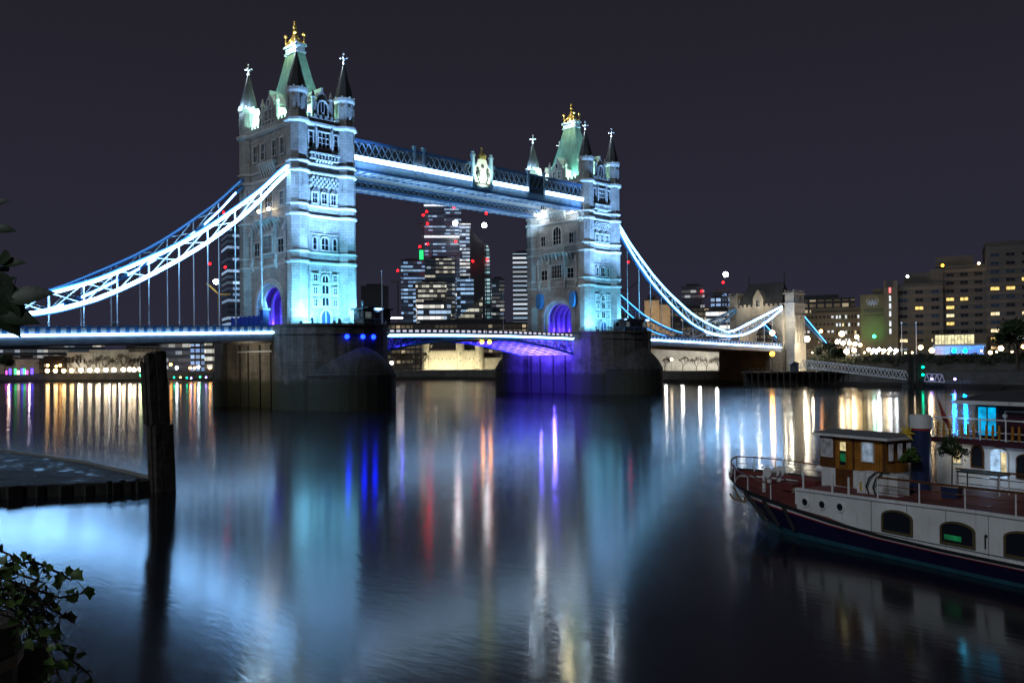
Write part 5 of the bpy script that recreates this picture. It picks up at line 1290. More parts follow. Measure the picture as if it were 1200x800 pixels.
c = at(1075, 432, 283); t = thing('terrace_wall', 'dark planted terrace wall below the hotel lamps behind the gangway', 'wall', (c.x, c.y, 4), facing(1075, 283))
b = MB(); b.box(-34, 50, 0, 2, 0, 5.0); b.build('wall', 'river_wall_stone', t, local=True)
b = MB()
for i in range(5200):
    x = random.uniform(-34, 50); p = Vector((x, random.uniform(-.8, .6), random.uniform(2.2, 5.2) + .7 * math.sin(x * .7) * math.sin(x * .23))); a = Vector((random.gauss(0, 1), random.gauss(0, 1), random.gauss(0, 1))).normalized() * .3; q = a.orthogonal().normalized() * .16
    b.poly(p - a, p + q, p + a, p - q)
b.build('foliage', 'leaf_dark', t, local=True)
b = MB()
for i in range(57): b.bar((-34 + i * 1.5, .2, 5.0), (-34 + i * 1.5, .2, 6.1), .06)
b.bar((-34, .2, 6.1), (50, .2, 6.1), .07); b.build('railing', 'dark_steel', t, local=True)
# ------------------------------------------------------------------ hotel, office with grid windows, green lit wall
def grid(t, x0, x1, z0, z1, nx, nz, wd, h, lit, y=-.02, mats=('dark_glass', 'window_white'), frame='hotel_concrete', off=0):
    for j in range(nz):
        for i in range(nx):
            x = x0 + (i + .5) * (x1 - x0) / nx; z = z0 + (j + .5) * (z1 - z0) / nz - h / 2
            key = ('g', wd, h, frame)
            if key not in WIN:
                f = MB(); e = .12; f.box(-wd / 2 - e, -wd / 2, -.14, .02, 0, h); f.box(wd / 2, wd / 2 + e, -.14, .02, 0, h); f.box(-wd / 2 - e, wd / 2 + e, -.15, .02, -e, -.002); f.box(-wd / 2 - e, wd / 2 + e, -.15, .02, h + .002, h + e); f.box(-.04, .04, -.12, .02, .002, h - .002)
                fo = f.build('window', frame); WIN[key] = fo.data; bpy.data.objects.remove(fo)
                for mn in ('dark_glass', 'window_white', 'window_yellow', 'window_warm', 'window_cool', 'blue_glass'):
                    g = MB(); g.box(-wd / 2, wd / 2, -.04, .02, 0, h); go = g.build('glass', mn); WIN[('p', wd, h, mn)] = go.data; bpy.data.objects.remove(go)
            o = place('window', WIN[key], t, (x, y, z)); place('glass', WIN[('p', wd, h, lit(i, j))], o, (0, 0, 0))
D = 350; c = at(972, 430, D); t = thing('office_building', 'brown office building with small white lit windows left of the green wall', 'office block', (c.x, c.y, 4), facing(972, D))
k = D / FPX; X = lambda px_: (px_ - 972) * k
b = MB(); b.box(X(936), X(1010), 0, 20, 0, 22.6); b.box(X(952), X(1010), 2, 18, 22.6, 24.5); b.build('wall', 'hotel_concrete', t, local=True)
rl = random.Random(4)
def olit(i, j): return rl.choice(['window_white', 'window_white', 'dark_glass', 'window_warm', 'dark_glass']) if j < 5 else rl.choice(['dark_glass', 'dark_glass', 'window_white'])
grid(t, X(979), X(1009), 3.5, 22.2, 9, 6, .62, 1.3, olit)
grid(t, X(938), X(978), 10.5, 22.2, 9, 4, .75, .9, lambda i, j: 'window_white' if (j == 1 and rl.random() < .6) or (i == 8 and j == 3) else 'dark_glass')
D = 338; c = at(1023, 430, D); t = thing('hotel_wing', 'plain hotel wing washed green from below and bearing a crest', 'hotel', (c.x, c.y, 4), facing(1023, D))
k = D / FPX; X = lambda px_: (px_ - 1023) * k; Zp = lambda py_, px_=1023: at(px_, py_, 338).z - 4
b = MB(); b.box(X(1010), X(1036.5), 0, 16, 0, Zp(345)); b.box(X(1024), X(1040), 3, 15, Zp(345), Zp(338)); b.build('wall', 'hotel_concrete', t, local=True)
for yy in (363, 365.5, 370): b = MB(); b.box(X(1014), X(1035), -.12, .02, Zp(yy), Zp(yy) + .45); b.build('louvre', 'hotel_dark', t, local=True)
light('SPOT', at(1024, 395, 331), 2600, (0.12, 1.0, 0.10), .3, at(1023, 384, 337.5), 110, 1.0)
lamp(1024.5, 394, 330, 'lamp_green', 'green floodlight under the crest on the plain hotel wing', None, .5, 'floodlight')
cz_ = (Zp(346) + Zp(360)) / 2; b = MB(); R0 = 2.3
for ro in range(2):
    ca = .0
    def wv(x0, s, q): 
        pts = [(-1, 1), (-.5, -1), (0, .5), (.5, -1), (1, 1)]
        for (a0, b0), (a1, b1) in zip(pts[:-1], pts[1:]): q.bar((x0 + a0 * s, -.18, cz_ - .35 + b0 * s), (x0 + a1 * s, -.18, cz_ - .35 + b1 * s), .17, .17)
wv(-.95, 1.15, b); wv(.95, 1.15, b); wv(0, 1.35, b); b.build('crest', 'sign_white', t, local=True)
b = MB()
for i in range(17):
    a = R_(-10 + i * 200 / 16); b.bar((math.cos(a) * 1.9, -.15, cz_ + math.sin(a) * 1.8), (math.cos(a) * 2.6, -.15, cz_ + math.sin(a) * 2.4), .15, .15)
b.build('crest_ray', 'sign_gold', t, local=True)
paint('hotel_wall', (0.085, 0.078, 0.066), 0.9, var=.25, scale=.2)
D = 330; HC = 1105; c = at(HC, 430, D); t = thing('hotel_building', 'large stepped concrete hotel with scattered yellow lit rooms', 'hotel', (c.x, c.y, 4), facing(HC, D))
k = D / FPX; X = lambda px_: (px_ - HC) * k; Zp = lambda py_: at(HC, py_, 330).z - 4
b = MB(); b.box(X(1053), X(1106), 0, 22, 0, Zp(332)); b.box(X(1064), X(1092), 5, 20, Zp(332), Zp(317)); b.build('lower_block', 'hotel_wall', t, local=True)
b = MB(); b.box(X(1106), X(1150), 3, 26, 0, Zp(312)); b.box(X(1092), X(1106), 2, 24, Zp(332), Zp(314)); b.box(X(1098), X(1139), 6, 24, Zp(312), Zp(299)); b.build('middle_block', 'hotel_wall', t, local=True)
b = MB(); b.box(X(1150), X(1240), -2, 26, 0, Zp(289)); b.build('upper_block', 'hotel_wall', t, local=True)
b = MB(); b.box(X(1149.5), X(1240.5), -2.3, 26.2, Zp(292), Zp(287.5)); b.box(X(1052.5), X(1106), -.3, 22.2, Zp(335), Zp(331)); b.box(X(1106), X(1150), 2.7, 6, Zp(314), Zp(311)); b.build('cornice', 'hotel_dark', t, local=True)
sp = MB()
for j in range(11):
    z = 6.0 + j * 3.1
    if z < Zp(333): sp.box(X(1053) - .1, X(1106) - .02, -.45, .0, z - .75, z + .55)
    if z < Zp(313): sp.box(X(1106) + .02, X(1150), 2.55, 3.0, z - .75, z + .55)
    if z < Zp(291): sp.box(X(1150) - .1, X(1240), -2.45, -2.0, z - .75, z + .55)
sp.build('spandrel', 'hotel_concrete', t, local=True)
LIT3 = {(2, 8): 'window_yellow', (0, 7): 'window_yellow', (1, 7): 'window_yellow', (0, 4): 'window_warm', (2, 4): 'window_warm', (2, 3): 'window_warm', (0, 2): 'window_warm', (0, 1): 'window_yellow', (3, 5): 'window_yellow'}
LIT2 = {(0, 6): 'window_yellow', (1, 6): 'window_yellow', (0, 5): 'window_yellow', (0, 4): 'window_warm', (0, 3): 'window_yellow', (2, 5): 'blue_glass'}
LIT1 = {(1, 5): 'window_yellow', (0, 1): 'window_warm', (2, 1): 'window_warm', (1, 2): 'blue_glass'}
nz1 = int((Zp(333) - 7) / 3.1)
grid(t, X(1055), X(1106), 6.0, 6.0 + 3.1 * nz1, 3, nz1, 2.7, 1.15, lambda i, j: LIT1.get((i, j), 'dark_glass' if (i + j) % 3 else 'blue_glass'))
nz2 = int((Zp(313) - 7) / 3.1)
grid(t, X(1106), X(1150), 6.0, 6.0 + 3.1 * nz2, 3, nz2, 2.6, 1.15, lambda i, j: LIT2.get((i, j), 'dark_glass'), y=2.98)
nz3 = int((Zp(291) - 7) / 3.1)
grid(t, X(1151), X(1213), 6.0, 6.0 + 3.1 * nz3, 4, nz3, 2.8, 1.15, lambda i, j: LIT3.get((i, j), 'dark_glass' if (i * j) % 3 else 'blue_glass'), y=-2.02)
b = MB(); b.box(X(1095), X(1150), -8, 2.4, 0, Zp(391.5)); b.build('lobby', 'hotel_dark', t, local=True)
b = MB(); b.box(X(1097), X(1137), -8.2, -8.0, Zp(405.5), Zp(393)); b.build('lobby_window', 'lobby_glow', t, local=True)
b = MB()
for i in range(13): b.box(X(1097) + i * 1.08 - .06, X(1097) + i * 1.08 + .06, -8.3, -8.18, Zp(405.5), Zp(393))
b.build('lobby_mullion', 'hotel_dark', t, local=True)
b = MB(); b.box(X(1172), X(1196), -8, -2.5, 0, Zp(391)); b.build('annex', 'hotel_dark', t, local=True)
b = MB(); b.box(X(1175), X(1188), -8.2, -8.0, Zp(398.5), Zp(393)); b.build('annex_window', 'window_white', t, local=True)
for x, y, c_ in ((1104.5, 311, 'lamp_amber'), (1147, 308.5, 'lamp_warm'), (1063.5, 324, 'lamp_white')):
    p = at(x, y, 324); l = MB(); l.ball(p, .45, 8, 6); l.build('roof_lamp', c_, t)
D = 333; c = at(1044, 430, D); t = thing('stair_tower', 'slim hotel stair tower with a column of white and red windows', 'hotel', (c.x, c.y, 4), facing(1044, D)); k = D / FPX; Zq = lambda py_: at(1044, py_, 333).z - 4
b = MB(); b.box(-7 * k, 8 * k, 0, 14, 0, Zq(329)); b.build('wall', 'hotel_concrete', t, local=True)
b = MB(); b.box(-5 * k, 3 * k, -.25, .1, Zq(336), Zq(328.5)); b.build('parapet', 'dark_cladding', t, local=True)
for i, yy in enumerate((340, 349.5, 358.5, 367.5, 379, 388)):
    b = MB(); b.box(-1.3 * k, .9 * k, -.15, .05, Zq(yy) - 1.0, Zq(yy) + 1.0); b.build('stair_window', 'screen_red' if i == 0 else 'window_white', t, local=True)
for i, x in enumerate((1057, 1074)):
    p = at(x, 432, 296); zt = at(x, 378, 296).z; mast(p.x, p.y, 4, zt - 4, ('left' if i == 0 else 'right') + ' of two tall white flagpoles before the hotel', r=.16)
# ------------------------------------------------------------------ moored barge in the right foreground
paint('hull_navy', (0.012, 0.011, 0.048), 0.22, var=0.3, scale=.5, bump=.08, obj=True)
paint('hull_teal', (0.025, 0.10, 0.14), 0.4, var=.3, scale=2, obj=True)
paint('boat_white', (0.78, 0.79, 0.79), 0.4, var=0.16, scale=.6, bump=.1, bscale=2, obj=True, col2=(.64, .64, .62))
def grime():
    # rust and water streaks running down the white paint
    m = MATS['boat_white']; nt = m.node_tree; p = nt.nodes['Principled BSDF']; src = p.inputs['Base Color'].links[0].from_socket
    tcn = N(nt, 'ShaderNodeTexCoord'); mp = N(nt, 'ShaderNodeMapping'); nt.links.new(tcn.outputs['Object'], mp.inputs[0]); mp.inputs['Scale'].default_value = (2.6, 2.6, 0.32)
    n = noise_node(nt, 1.0, 6, 0.7, mp.outputs[0]); r = N(nt, 'ShaderNodeMapRange'); nt.links.new(n.outputs[0], r.inputs[0]); r.inputs[1].default_value = .56; r.inputs[2].default_value = .74; r.inputs[3].default_value = 0; r.inputs[4].default_value = .6
    mx = N(nt, 'ShaderNodeMix', data_type='RGBA'); nt.links.new(r.outputs[0], mx.inputs[0]); nt.links.new(src, mx.inputs[6]); mx.inputs[7].default_value = (.30, .23, .16, 1)
    nt.links.new(mx.outputs[2], p.inputs['Base Color'])
grime()
paint('deck_red', (0.18, 0.032, 0.027), 0.65, var=0.4, scale=1.2, obj=True)
paint('stripe_red', (0.42, 0.03, 0.04), 0.4, var=.2, obj=True)
paint('varnish', (0.48, 0.20, 0.03), 0.28, var=0.45, scale=2.5, obj=True)
paint('varnish_dark', (0.15, 0.055, 0.015), 0.3, var=0.4, scale=2.5, obj=True)
paint('roof_grey', (0.16, 0.165, 0.16), 0.7, obj=True)
paint('frame_olive', (0.11, 0.085, 0.035), 0.5, obj=True)
paint('rope', (0.35, 0.30, 0.20), 0.9, obj=True)
paint('funnel_blue', (0.018, 0.035, 0.10), 0.35, var=.3, obj=True)
paint('star_yellow', (0.62, 0.42, 0.03), 0.5, obj=True)
paint('flag_red', (0.30, 0.03, 0.03), 0.8, obj=True)
paint('house_maroon', (0.055, 0.012, 0.020), 0.4, obj=True)
paint('rubber', (0.012, 0.012, 0.013), 0.7, obj=True)
paint('anchor_iron', (0.20, 0.15, 0.11), 0.8, obj=True)
BO = Vector((128.67, -88.44, 0)); BRZ = math.atan2(-.259, .966)
bt = thing('river_barge', 'long navy and white houseboat barge with a varnished wheelhouse, moored nearest', 'barge', BO, BRZ)
BL = 31.0
SHR = [(-2.4, 2.3), (0, 2.05), (2, 1.84), (4, 1.61), (5.5, 1.42), (7.9, 1.13), (10, .98), (12, .90), (16, .86), (25, .92), (31, 1.15)]
def sheer(x): return interp(SHR, max(-2.4, x))
def half(x, u):   # half breadth at station x, height share u (0 water, 1 sheer)
    xs = x + 1.9 * u ** 1.3            # the stem rakes forward
    t = max(0.0, min(1.0, xs / (6.5 - .8 * u))); bow = (1 - (1 - t) ** 2.1) ** .8 if t > 0 else 0
    ts = max(0.0, min(1.0, (BL - x) / 5.0)); st = (1 - (1 - ts) ** 2) ** .5
    return 3.35 * (.93 + .07 * u) * bow * st
US = [-.35, -.02, .12, .3, .5, .7, .85, 1.0]
XS = [0, .05, .15, .35, .7, 1.2, 1.9, 2.8, 4, 5.5, 7.5, 10, 13, 17, 21, 25, 28, 30, 30.7, 31]
def hp(xq, u, sgn):
    x = xq if xq > 4.2 else xq - 1.9 * max(0, u) ** 1.3 * (1 - xq / 4.2)
    h = half(x, max(0, u)) * (1 if u >= 0 else .9); z = sheer(x) * u if u > 0 else u * 2
    return (x, sgn * h, z)
def strake(name, mt, u0, u1, out, x0=0):
    m = MB()
    for s in (-1, 1):
        xs = [q for q in XS if q >= x0]
        for a, b in zip(xs[:-1], xs[1:]):
            q = [hp(a, u0, s), hp(b, u0, s), hp(b, u1, s), hp(a, u1, s)]
            o = [(p[0], p[1] + s * out, p[2]) for p in q]
            m.hexa(q, o)
    return m.build(name, mt, bt, local=True)
h = MB()
for s in (-1, 1):
    for a, b in zip(XS[:-1], XS[1:]):
        for u0, u1 in zip(US[:-1], US[1:]):
            q = [hp(a, u0, s), hp(b, u0, s), hp(b, u1, s), hp(a, u1, s)]
            h.poly(*(q if s < 0 else q[::-1]))
h.build('hull', 'hull_navy', bt, local=True, smooth=True)
strake('boot_stripe', 'hull_teal', .01, .20, .015); strake('white_stripe', 'boat_white', .84, .91, .03); strake('red_stripe', 'stripe_red', .795, .838, .03); strake('rubbing_strake', 'rubber', .93, 1.04, .09)
d = MB(); e = [hp(a, .90, -1) for a in XS] + [hp(a, .90, 1) for a in XS[::-1]]
d.poly(*[(x, y * .985, z - .08) for x, y, z in e]); d.build('deck', 'deck_red', bt, local=True)
bw = MB()
for s in (-1, 1):
    for a, b in zip(XS[:10], XS[1:11]):
        q = [hp(a, .9, s), hp(b, .9, s), hp(b, 1.0, s), hp(a, 1.0, s)]; bw.poly(*[(x, y * .97, z) for x, y, z in q])
bw.build('bulwark', 'deck_red', bt, local=True)
# white deckhouse with portholes and arched windows
HT = [(5.25, 2.30), (9.9, 2.44), (14, 2.56), (28, 2.75)]
ho = MB(); yy = 3.24
for (a, za), (b, zb) in zip(HT[:-1], HT[1:]):
    ya, yb = (3.02 if a < 5.3 else yy), yy
    lo = [(a, -ya, .7), (b, -yb, .7), (b, yb, .7), (a, ya, .7)]; hi = [(a, -ya, za), (b, -yb, zb), (b, yb, zb), (a, ya, za)]
    ho.hexa(lo, hi)
ho.build('deckhouse', 'boat_white', bt, local=True)
rd = MB(); tr_ = MB()
for (a, za), (b, zb) in zip(HT[:-1], HT[1:]):
    ya, yb = (3.02 if a < 5.3 else yy), yy
    rd.hexa([(a + .05, -ya + .1, za), (b, -yb + .1, zb), (b, yb - .1, zb), (a + .05, ya - .1, za)], [(a + .05, -ya + .1, za + .04), (b, -yb + .1, zb + .04), (b, yb - .1, zb + .04), (a + .05, ya - .1, za + .04)])
    for s in (-1, 1): tr_.bar((a, s * (ya + .02), za + .02), (b, s * (yb + .02), zb + .02), .1, .12)
sm = MB()
for i in range(11):
    x = 9.6 + i * 1.75; sm.box(x - .012, x + .012, -yy - .006, -yy + .01, .95, interp(HT, x) - .06)
sm.box(5.6, 27.8, -yy - .02, -yy + .01, 1.02, 1.06); sm.build('plate_seam', 'roof_grey', bt, local=True)
for x, z0, z1 in ((14.75, 1.25, 1.75), (17.6, 1.2, 1.7)):
    pp_ = MB(); pp_.tube((x, -yy - .05, z0), (x, -yy - .05, z1), .03, .03, 6); pp_.ball((x + .05, -yy - .07, z1), .05, 6, 4); pp_.build('vent_pipe', 'rubber', bt, local=True)
for x in (2.6, 3.7, 4.8):
    ff = MB(); p_0 = hp(x, .95, -1); p_1 = hp(x + .55, .25, -1); ff.tube((p_0[0], p_0[1] - .12, p_0[2]), (p_1[0], p_1[1] - .14, p_1[2]), .09, .08, 8); ff.build('rope_fender', 'rubber', bt, local=True)
rd.build('deckhouse_roof', 'deck_red', bt, local=True); tr_.build('roof_edge', 'boat_white', bt, local=True)
for x, z in ((5.8, 1.77), (6.85, 1.80), (7.9, 1.84)):
    p = MB(); n = 14; y = -(3.02 + (x - 5.25) / 4.65 * .22) - .0
    for i in range(n):
        a0, a1 = 6.2832 * i / n, 6.2832 * (i + 1) / n
        q = [(x + r_ * math.cos(a_), y - .0, z + r_ * math.sin(a_)) for r_, a_ in ((.17, a0), (.24, a0), (.24, a1), (.17, a1))]; p.ext(q, (0, -.06, 0))
    po = p.build('porthole', 'boat_white', bt, local=True)
    g = MB(); g.ext([(x + .18 * math.cos(6.2832 * i / n), y - .0, z + .18 * math.sin(6.2832 * i / n)) for i in range(n)], (0, -.03, 0)); g.build('glass', 'dark_glass', po, local=True)
def bwin(par, x0, x1, z0, z1, y, fm, gm_, nm='window', arch=.22, s=-1, th=.09, local_extra=None):
    n = 8; w_ = x1 - x0; xm = (x0 + x1) / 2
    def outl(e): return [(x0 - e, z0 - e), (x1 + e, z0 - e)] + [(xm + (w_ / 2 + e) * math.cos(math.pi * i / n), z1 - arch + (arch + e) * math.sin(math.pi * i / n)) for i in range(n + 1)]
    a, b = outl(0), outl(th); f = MB()
    for i in range(len(a)):
        j = (i + 1) % len(a)
        f.ext([(a[i][0], y, a[i][1]), (b[i][0], y, b[i][1]), (b[j][0], y, b[j][1]), (a[j][0], y, a[j][1])], (0, s * .07, 0))
    fo = f.build(nm, fm, par, local=True)
    g = MB(); g.ext([(p, y, q) for p, q in outl(.005)], (0, s * .025, 0)); g.build('glass', gm_, fo, local=True)
    return fo
for x0, x1, z0, z1, gm_ in ((10.24, 11.55, 1.24, 2.06, 'dark_glass'), (12.96, 14.25, 1.22, 2.0, 'dark_glass'), (15.55, 16.9, 1.2, 2.05, 'dark_glass'), (18.2, 19.5, 1.2, 2.05, 'dark_glass')):
    fo = bwin(bt, x0, x1, z0, z1, -yy, 'frame_olive', gm_)
    if x0 == 12.96:
        g = MB(); g.box(x0 + .08, x0 + .8, -yy - .035, -yy - .026, z0 + .1, z0 + .3); g.build('painted_reflection', 'cabin_green', fo, local=True)  # glowing patch painted on the pane as a reflection
# wheelhouse
W0, W1, WY0, WY1, WZ = 4.95, 8.6, -1.0, 1.0, 2.3
wl = MB(); wl.box(W0 + .02, W1 - .02, WY0 + .02, WY1 - .02, WZ, 3.25); wl.build('wheelhouse_base', 'boat_white', bt, local=True)
wh = MB(); wh.box(W0, W1, WY0, WY1, 3.25, 4.78)
wo_ = wh.build('wheelhouse', 'varnish', bt, local=True)
q = MB()
for i in range(1, 26):
    x = W0 + i * .14; q.box(x - .006, x + .006, WY0 - .008, WY0 + .001, 3.26, 4.77)
for x in (W0 + .03, 5.78, 6.9, W1 - .04): q.box(x - .06, x + .06, WY0 - .03, WY0 - .002, 3.26, 4.77)
q.box(W0, 5.75, WY0 - .02, WY0 - .003, 3.26, 3.75); q.box(5.84, 6.84, WY0 - .022, WY0 - .003, 2.42, 3.25); q.build('panelling', 'varnish_dark', wo_, local=True)
ro = MB(); ro.hexa([(W0 - .3, WY0 - .28, 4.78), (W1 + .35, WY0 - .28, 4.78), (W1 + .35, WY1 + .28, 4.78), (W0 - .3, WY1 + .28, 4.78)], [(W0 - .3, WY0 - .28, 4.9), (W1 + .35, WY0 - .28, 4.9), (W1 + .35, WY1 + .28, 4.9), (W0 - .3, WY1 + .28, 4.9)])
ro.build('wheelhouse_roof', 'boat_white', bt, local=True)
ro = MB(); ro.hexa([(W0 - .27, WY0 - .25, 4.9), (W1 + .32, WY0 - .25, 4.9), (W1 + .32, WY1 + .25, 4.9), (W0 - .27, WY1 + .25, 4.9)], [(W0 - .1, -.3, 5.04), (W1 + .15, -.3, 5.04), (W1 + .15, .3, 5.04), (W0 - .1, .3, 5.04)]); ro.build('roof_covering', 'roof_grey', bt, local=True)
for x0, x1, z0, z1, gm_ in ((5.05, 5.68, 3.8, 4.62, 'cabin_pale'), (6.12, 6.5, 3.42, 4.55, 'dark_glass'), (7.42, 8.0, 3.75, 4.6, 'cabin_sky')):
    if gm_ not in MT: lit_window('cabin_pale', (.75, .8, .9), .10, 3); lit_window('cabin_sky', (.6, .78, 1.0), .38, 2)
    fo = bwin(wo_, x0, x1, z0, z1, WY0 - .004, 'boat_white' if x0 != 6.12 else 'varnish', gm_, 'window', .02, -1, .05)
g = MB(); g.box(6.14, 6.48, WY0 - .04, WY0 - .032, 4.12, 4.53); g.build('lit_pane', 'cabin_warm', bt, local=True)
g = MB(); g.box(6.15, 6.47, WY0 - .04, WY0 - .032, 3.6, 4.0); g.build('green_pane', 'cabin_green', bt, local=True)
for y0 in (-.85, -.22, .41):
    f = MB(); f.box(W1, W1 + .04, y0, y0 + .48, 3.75, 3.82); f.box(W1, W1 + .04, y0, y0 + .48, 4.58, 4.65); f.box(W1, W1 + .04, y0, y0 + .05, 3.82, 4.58); f.box(W1, W1 + .04, y0 + .43, y0 + .48, 3.82, 4.58); fo = f.build('window', 'varnish_dark', bt, local=True)
    g = MB(); g.box(W1, W1 + .02, y0 + .05, y0 + .43, 3.82, 4.58); g.build('glass', 'cabin_pale', fo, local=True)
# railings
rail = MB()
bx = [0, .35, .9, 1.7, 2.8, 4.0]
for s in (-1, 1):
    prev = None
    for x in bx:
        p = Vector(hp(x, 1.0, s)); t_ = p + UP * .78; rl_ = MB(); rl_.tube(p - UP * .05, t_, .035, .03, 6); rl_.build('stanchion', 'boat_white', bt, local=True)
        if prev is not None:
            rail.bar(prev, t_, .07); rail.bar(prev - UP * .36, t_ - UP * .36, .025)
        prev = t_
rail.build('bow_rail', 'varnish_dark', bt, local=True)
st = MB(); rr = MB()
for i in range(10):
    x = 9.8 + i * 2.0; z = interp(HT, x)
    for y in (-3.05, 2.4): st = MB(); st.tube((x, y, z), (x, y, z + .95), .035, .03, 6); st.build('stanchion', 'boat_white', bt, local=True)
for y in (-3.05, 2.4):
    for dz, r_ in ((.95, .05), (.62, .022), (.3, .022)): rr.bar((9.8, y, interp(HT, 9.8) + dz), (27.8, y, interp(HT, 27.8) + dz), r_ * 1.6)
rr.build('handrail', 'varnish_dark', bt, local=True)
for x in (5.6, 7.3, 8.2): st = MB(); st.tube((x, -2.95, 2.25), (x, -2.95, 3.2), .05, .05, 6); st.build('stanchion', 'boat_white', bt, local=True)
# lockers with hoses, foredeck gear
for i, (x0, x1) in enumerate(((8.0, 8.42), (8.47, 9.0), (9.05, 9.6), (9.65, 10.1))):
    b = MB(); b.box(x0, x1, -2.15, -1.35, 2.4, 3.38); b.box(x0 + .05, x1 - .05, -2.18, -2.15, 2.5, 3.28); lo = b.build('locker', 'boat_white', bt, local=True)
hs = MB()
for x in (8.75, 9.1):
    pts = [Vector((x - .1, -2.15, 2.42)), Vector((x - .12, -2.32, 2.8)), Vector((x + .05, -2.33, 3.2)), Vector((x + .3, -2.2, 3.46)), Vector((x + .42, -1.9, 3.44))]
    for a, b in zip(pts[:-1], pts[1:]): hs.tube(a, b, .035, .035, 6)
hs.build('hose', 'rubber', bt, local=True)
b = MB(); b.box(8.18, 8.28, -2.2, -2.16, 2.55, 2.95); b.build('orange_tag', 'star_yellow', bt, local=True)
wd = MB(); wd.tube((.9, -.45, 2.45), (.9, .45, 2.45), .13, .13, 10); wd.tube((.9, -.52, 2.45), (.9, -.45, 2.45), .3, .3, 12); wd.tube((.9, .12, 2.45), (.9, .18, 2.45), .26, .26, 12); wd.tube((.9, .45, 2.45), (.9, .52, 2.45), .3, .3, 12); wd.box(.78, 1.02, -.4, -.3, 1.9, 2.4); wd.box(.78, 1.02, .3, .4, 1.9, 2.4); wd.tube((.9, .7, 2.3), (.9, .7, 3.1), .03); wd.tube((1.1, .75, 2.3), (1.1, .75, 3.1), .03); wd.build('windlass', 'boat_white', bt, local=True)
ch = MB(); ch.box(2.2, 3.0, -.9, -.2, 1.75, 2.1); ch.box(2.3, 3.4, .3, 1.2, 1.7, 2.2); ch.build('hatch', 'deck_red', bt, local=True)
rp = MB()
for k_ in range(4):
    for i in range(12):
        a0, a1 = 6.283 * i / 12, 6.283 * (i + 1) / 12; r_ = .36 - .05 * (k_ % 2); z = 1.72 + .06 * k_
        rp.tube((3.3 + r_ * math.cos(a0), -.7 + r_ * math.sin(a0), z), (3.3 + r_ * math.cos(a1), -.7 + r_ * math.sin(a1), z), .035, .035, 5)
rp.build('rope_coil', 'rope', bt, local=True)
vt = MB()
vp = [Vector((4.35, .1, 1.6)), Vector((4.35, .1, 2.6)), Vector((4.2, .0, 2.95)), Vector((3.95, -.1, 2.95))]
for a, b in zip(vp[:-1], vp[1:]): vt.tube(a, b, .17, .18, 10)
vt.build('ventilator', 'boat_white', bt, local=True)
for x, y in ((1.9, -1.75), (4.6, -2.3)):
    bb = MB(); bb.tube((x, y, sheer(x) - .2), (x, y, sheer(x) + .55), .1, .08, 8); bb.ball((x, y, sheer(x) + .58), .12, 8, 5); bb.build('bollard', 'boat_white', bt, local=True)
an = MB(); an.bar((-1.7, -.42, 1.35), (-1.05, -.62, .72), .12); an.bar((-1.3, -.85, .8), (-.75, -.45, .62), .14); an.bar((-1.3, -.85, .8), (-1.5, -.9, 1.05), .1); an.bar((-.75, -.45, .62), (-.85, -.45, .95), .1); an.build('anchor', 'anchor_iron', bt, local=True)
nm = MB()
for i in range(9):
    x = .95 + i * .17; p = hp(x, .80, -1); q_ = hp(x + .1, .80, -1); nm.hexa([(p[0], p[1] - .012, p[2] - .07), (q_[0], q_[1] - .012, q_[2] - .07), (q_[0], q_[1] - .012, q_[2] + .05), (p[0], p[1] - .012, p[2] + .05)], [(p[0], p[1] - .03, p[2] - .07), (q_[0], q_[1] - .03, q_[2] - .07), (q_[0], q_[1] - .03, q_[2] + .05), (p[0], p[1] - .03, p[2] + .05)])
nm.build('name_plate', 'boat_white', bt, local=True)
fn = MB(); fn.lathe([(2.4, .42), (5.3, .42)], 9.15, .8, 20); fo_ = fn.build('funnel', 'funnel_blue', bt, local=True)
fn = MB(); fn.lathe([(5.3, .46), (5.9, .46)], 9.15, .8, 20); fn.lathe([(5.3, .465), (5.34, .465)], 9.15, .8, 20); fn.build('funnel_top', 'boat_white', fo_, local=True)
fn = MB(); fn.lathe([(5.2, .44), (5.28, .44)], 9.15, .8, 20); fn.build('funnel_band', 'stripe_red', fo_, local=True)
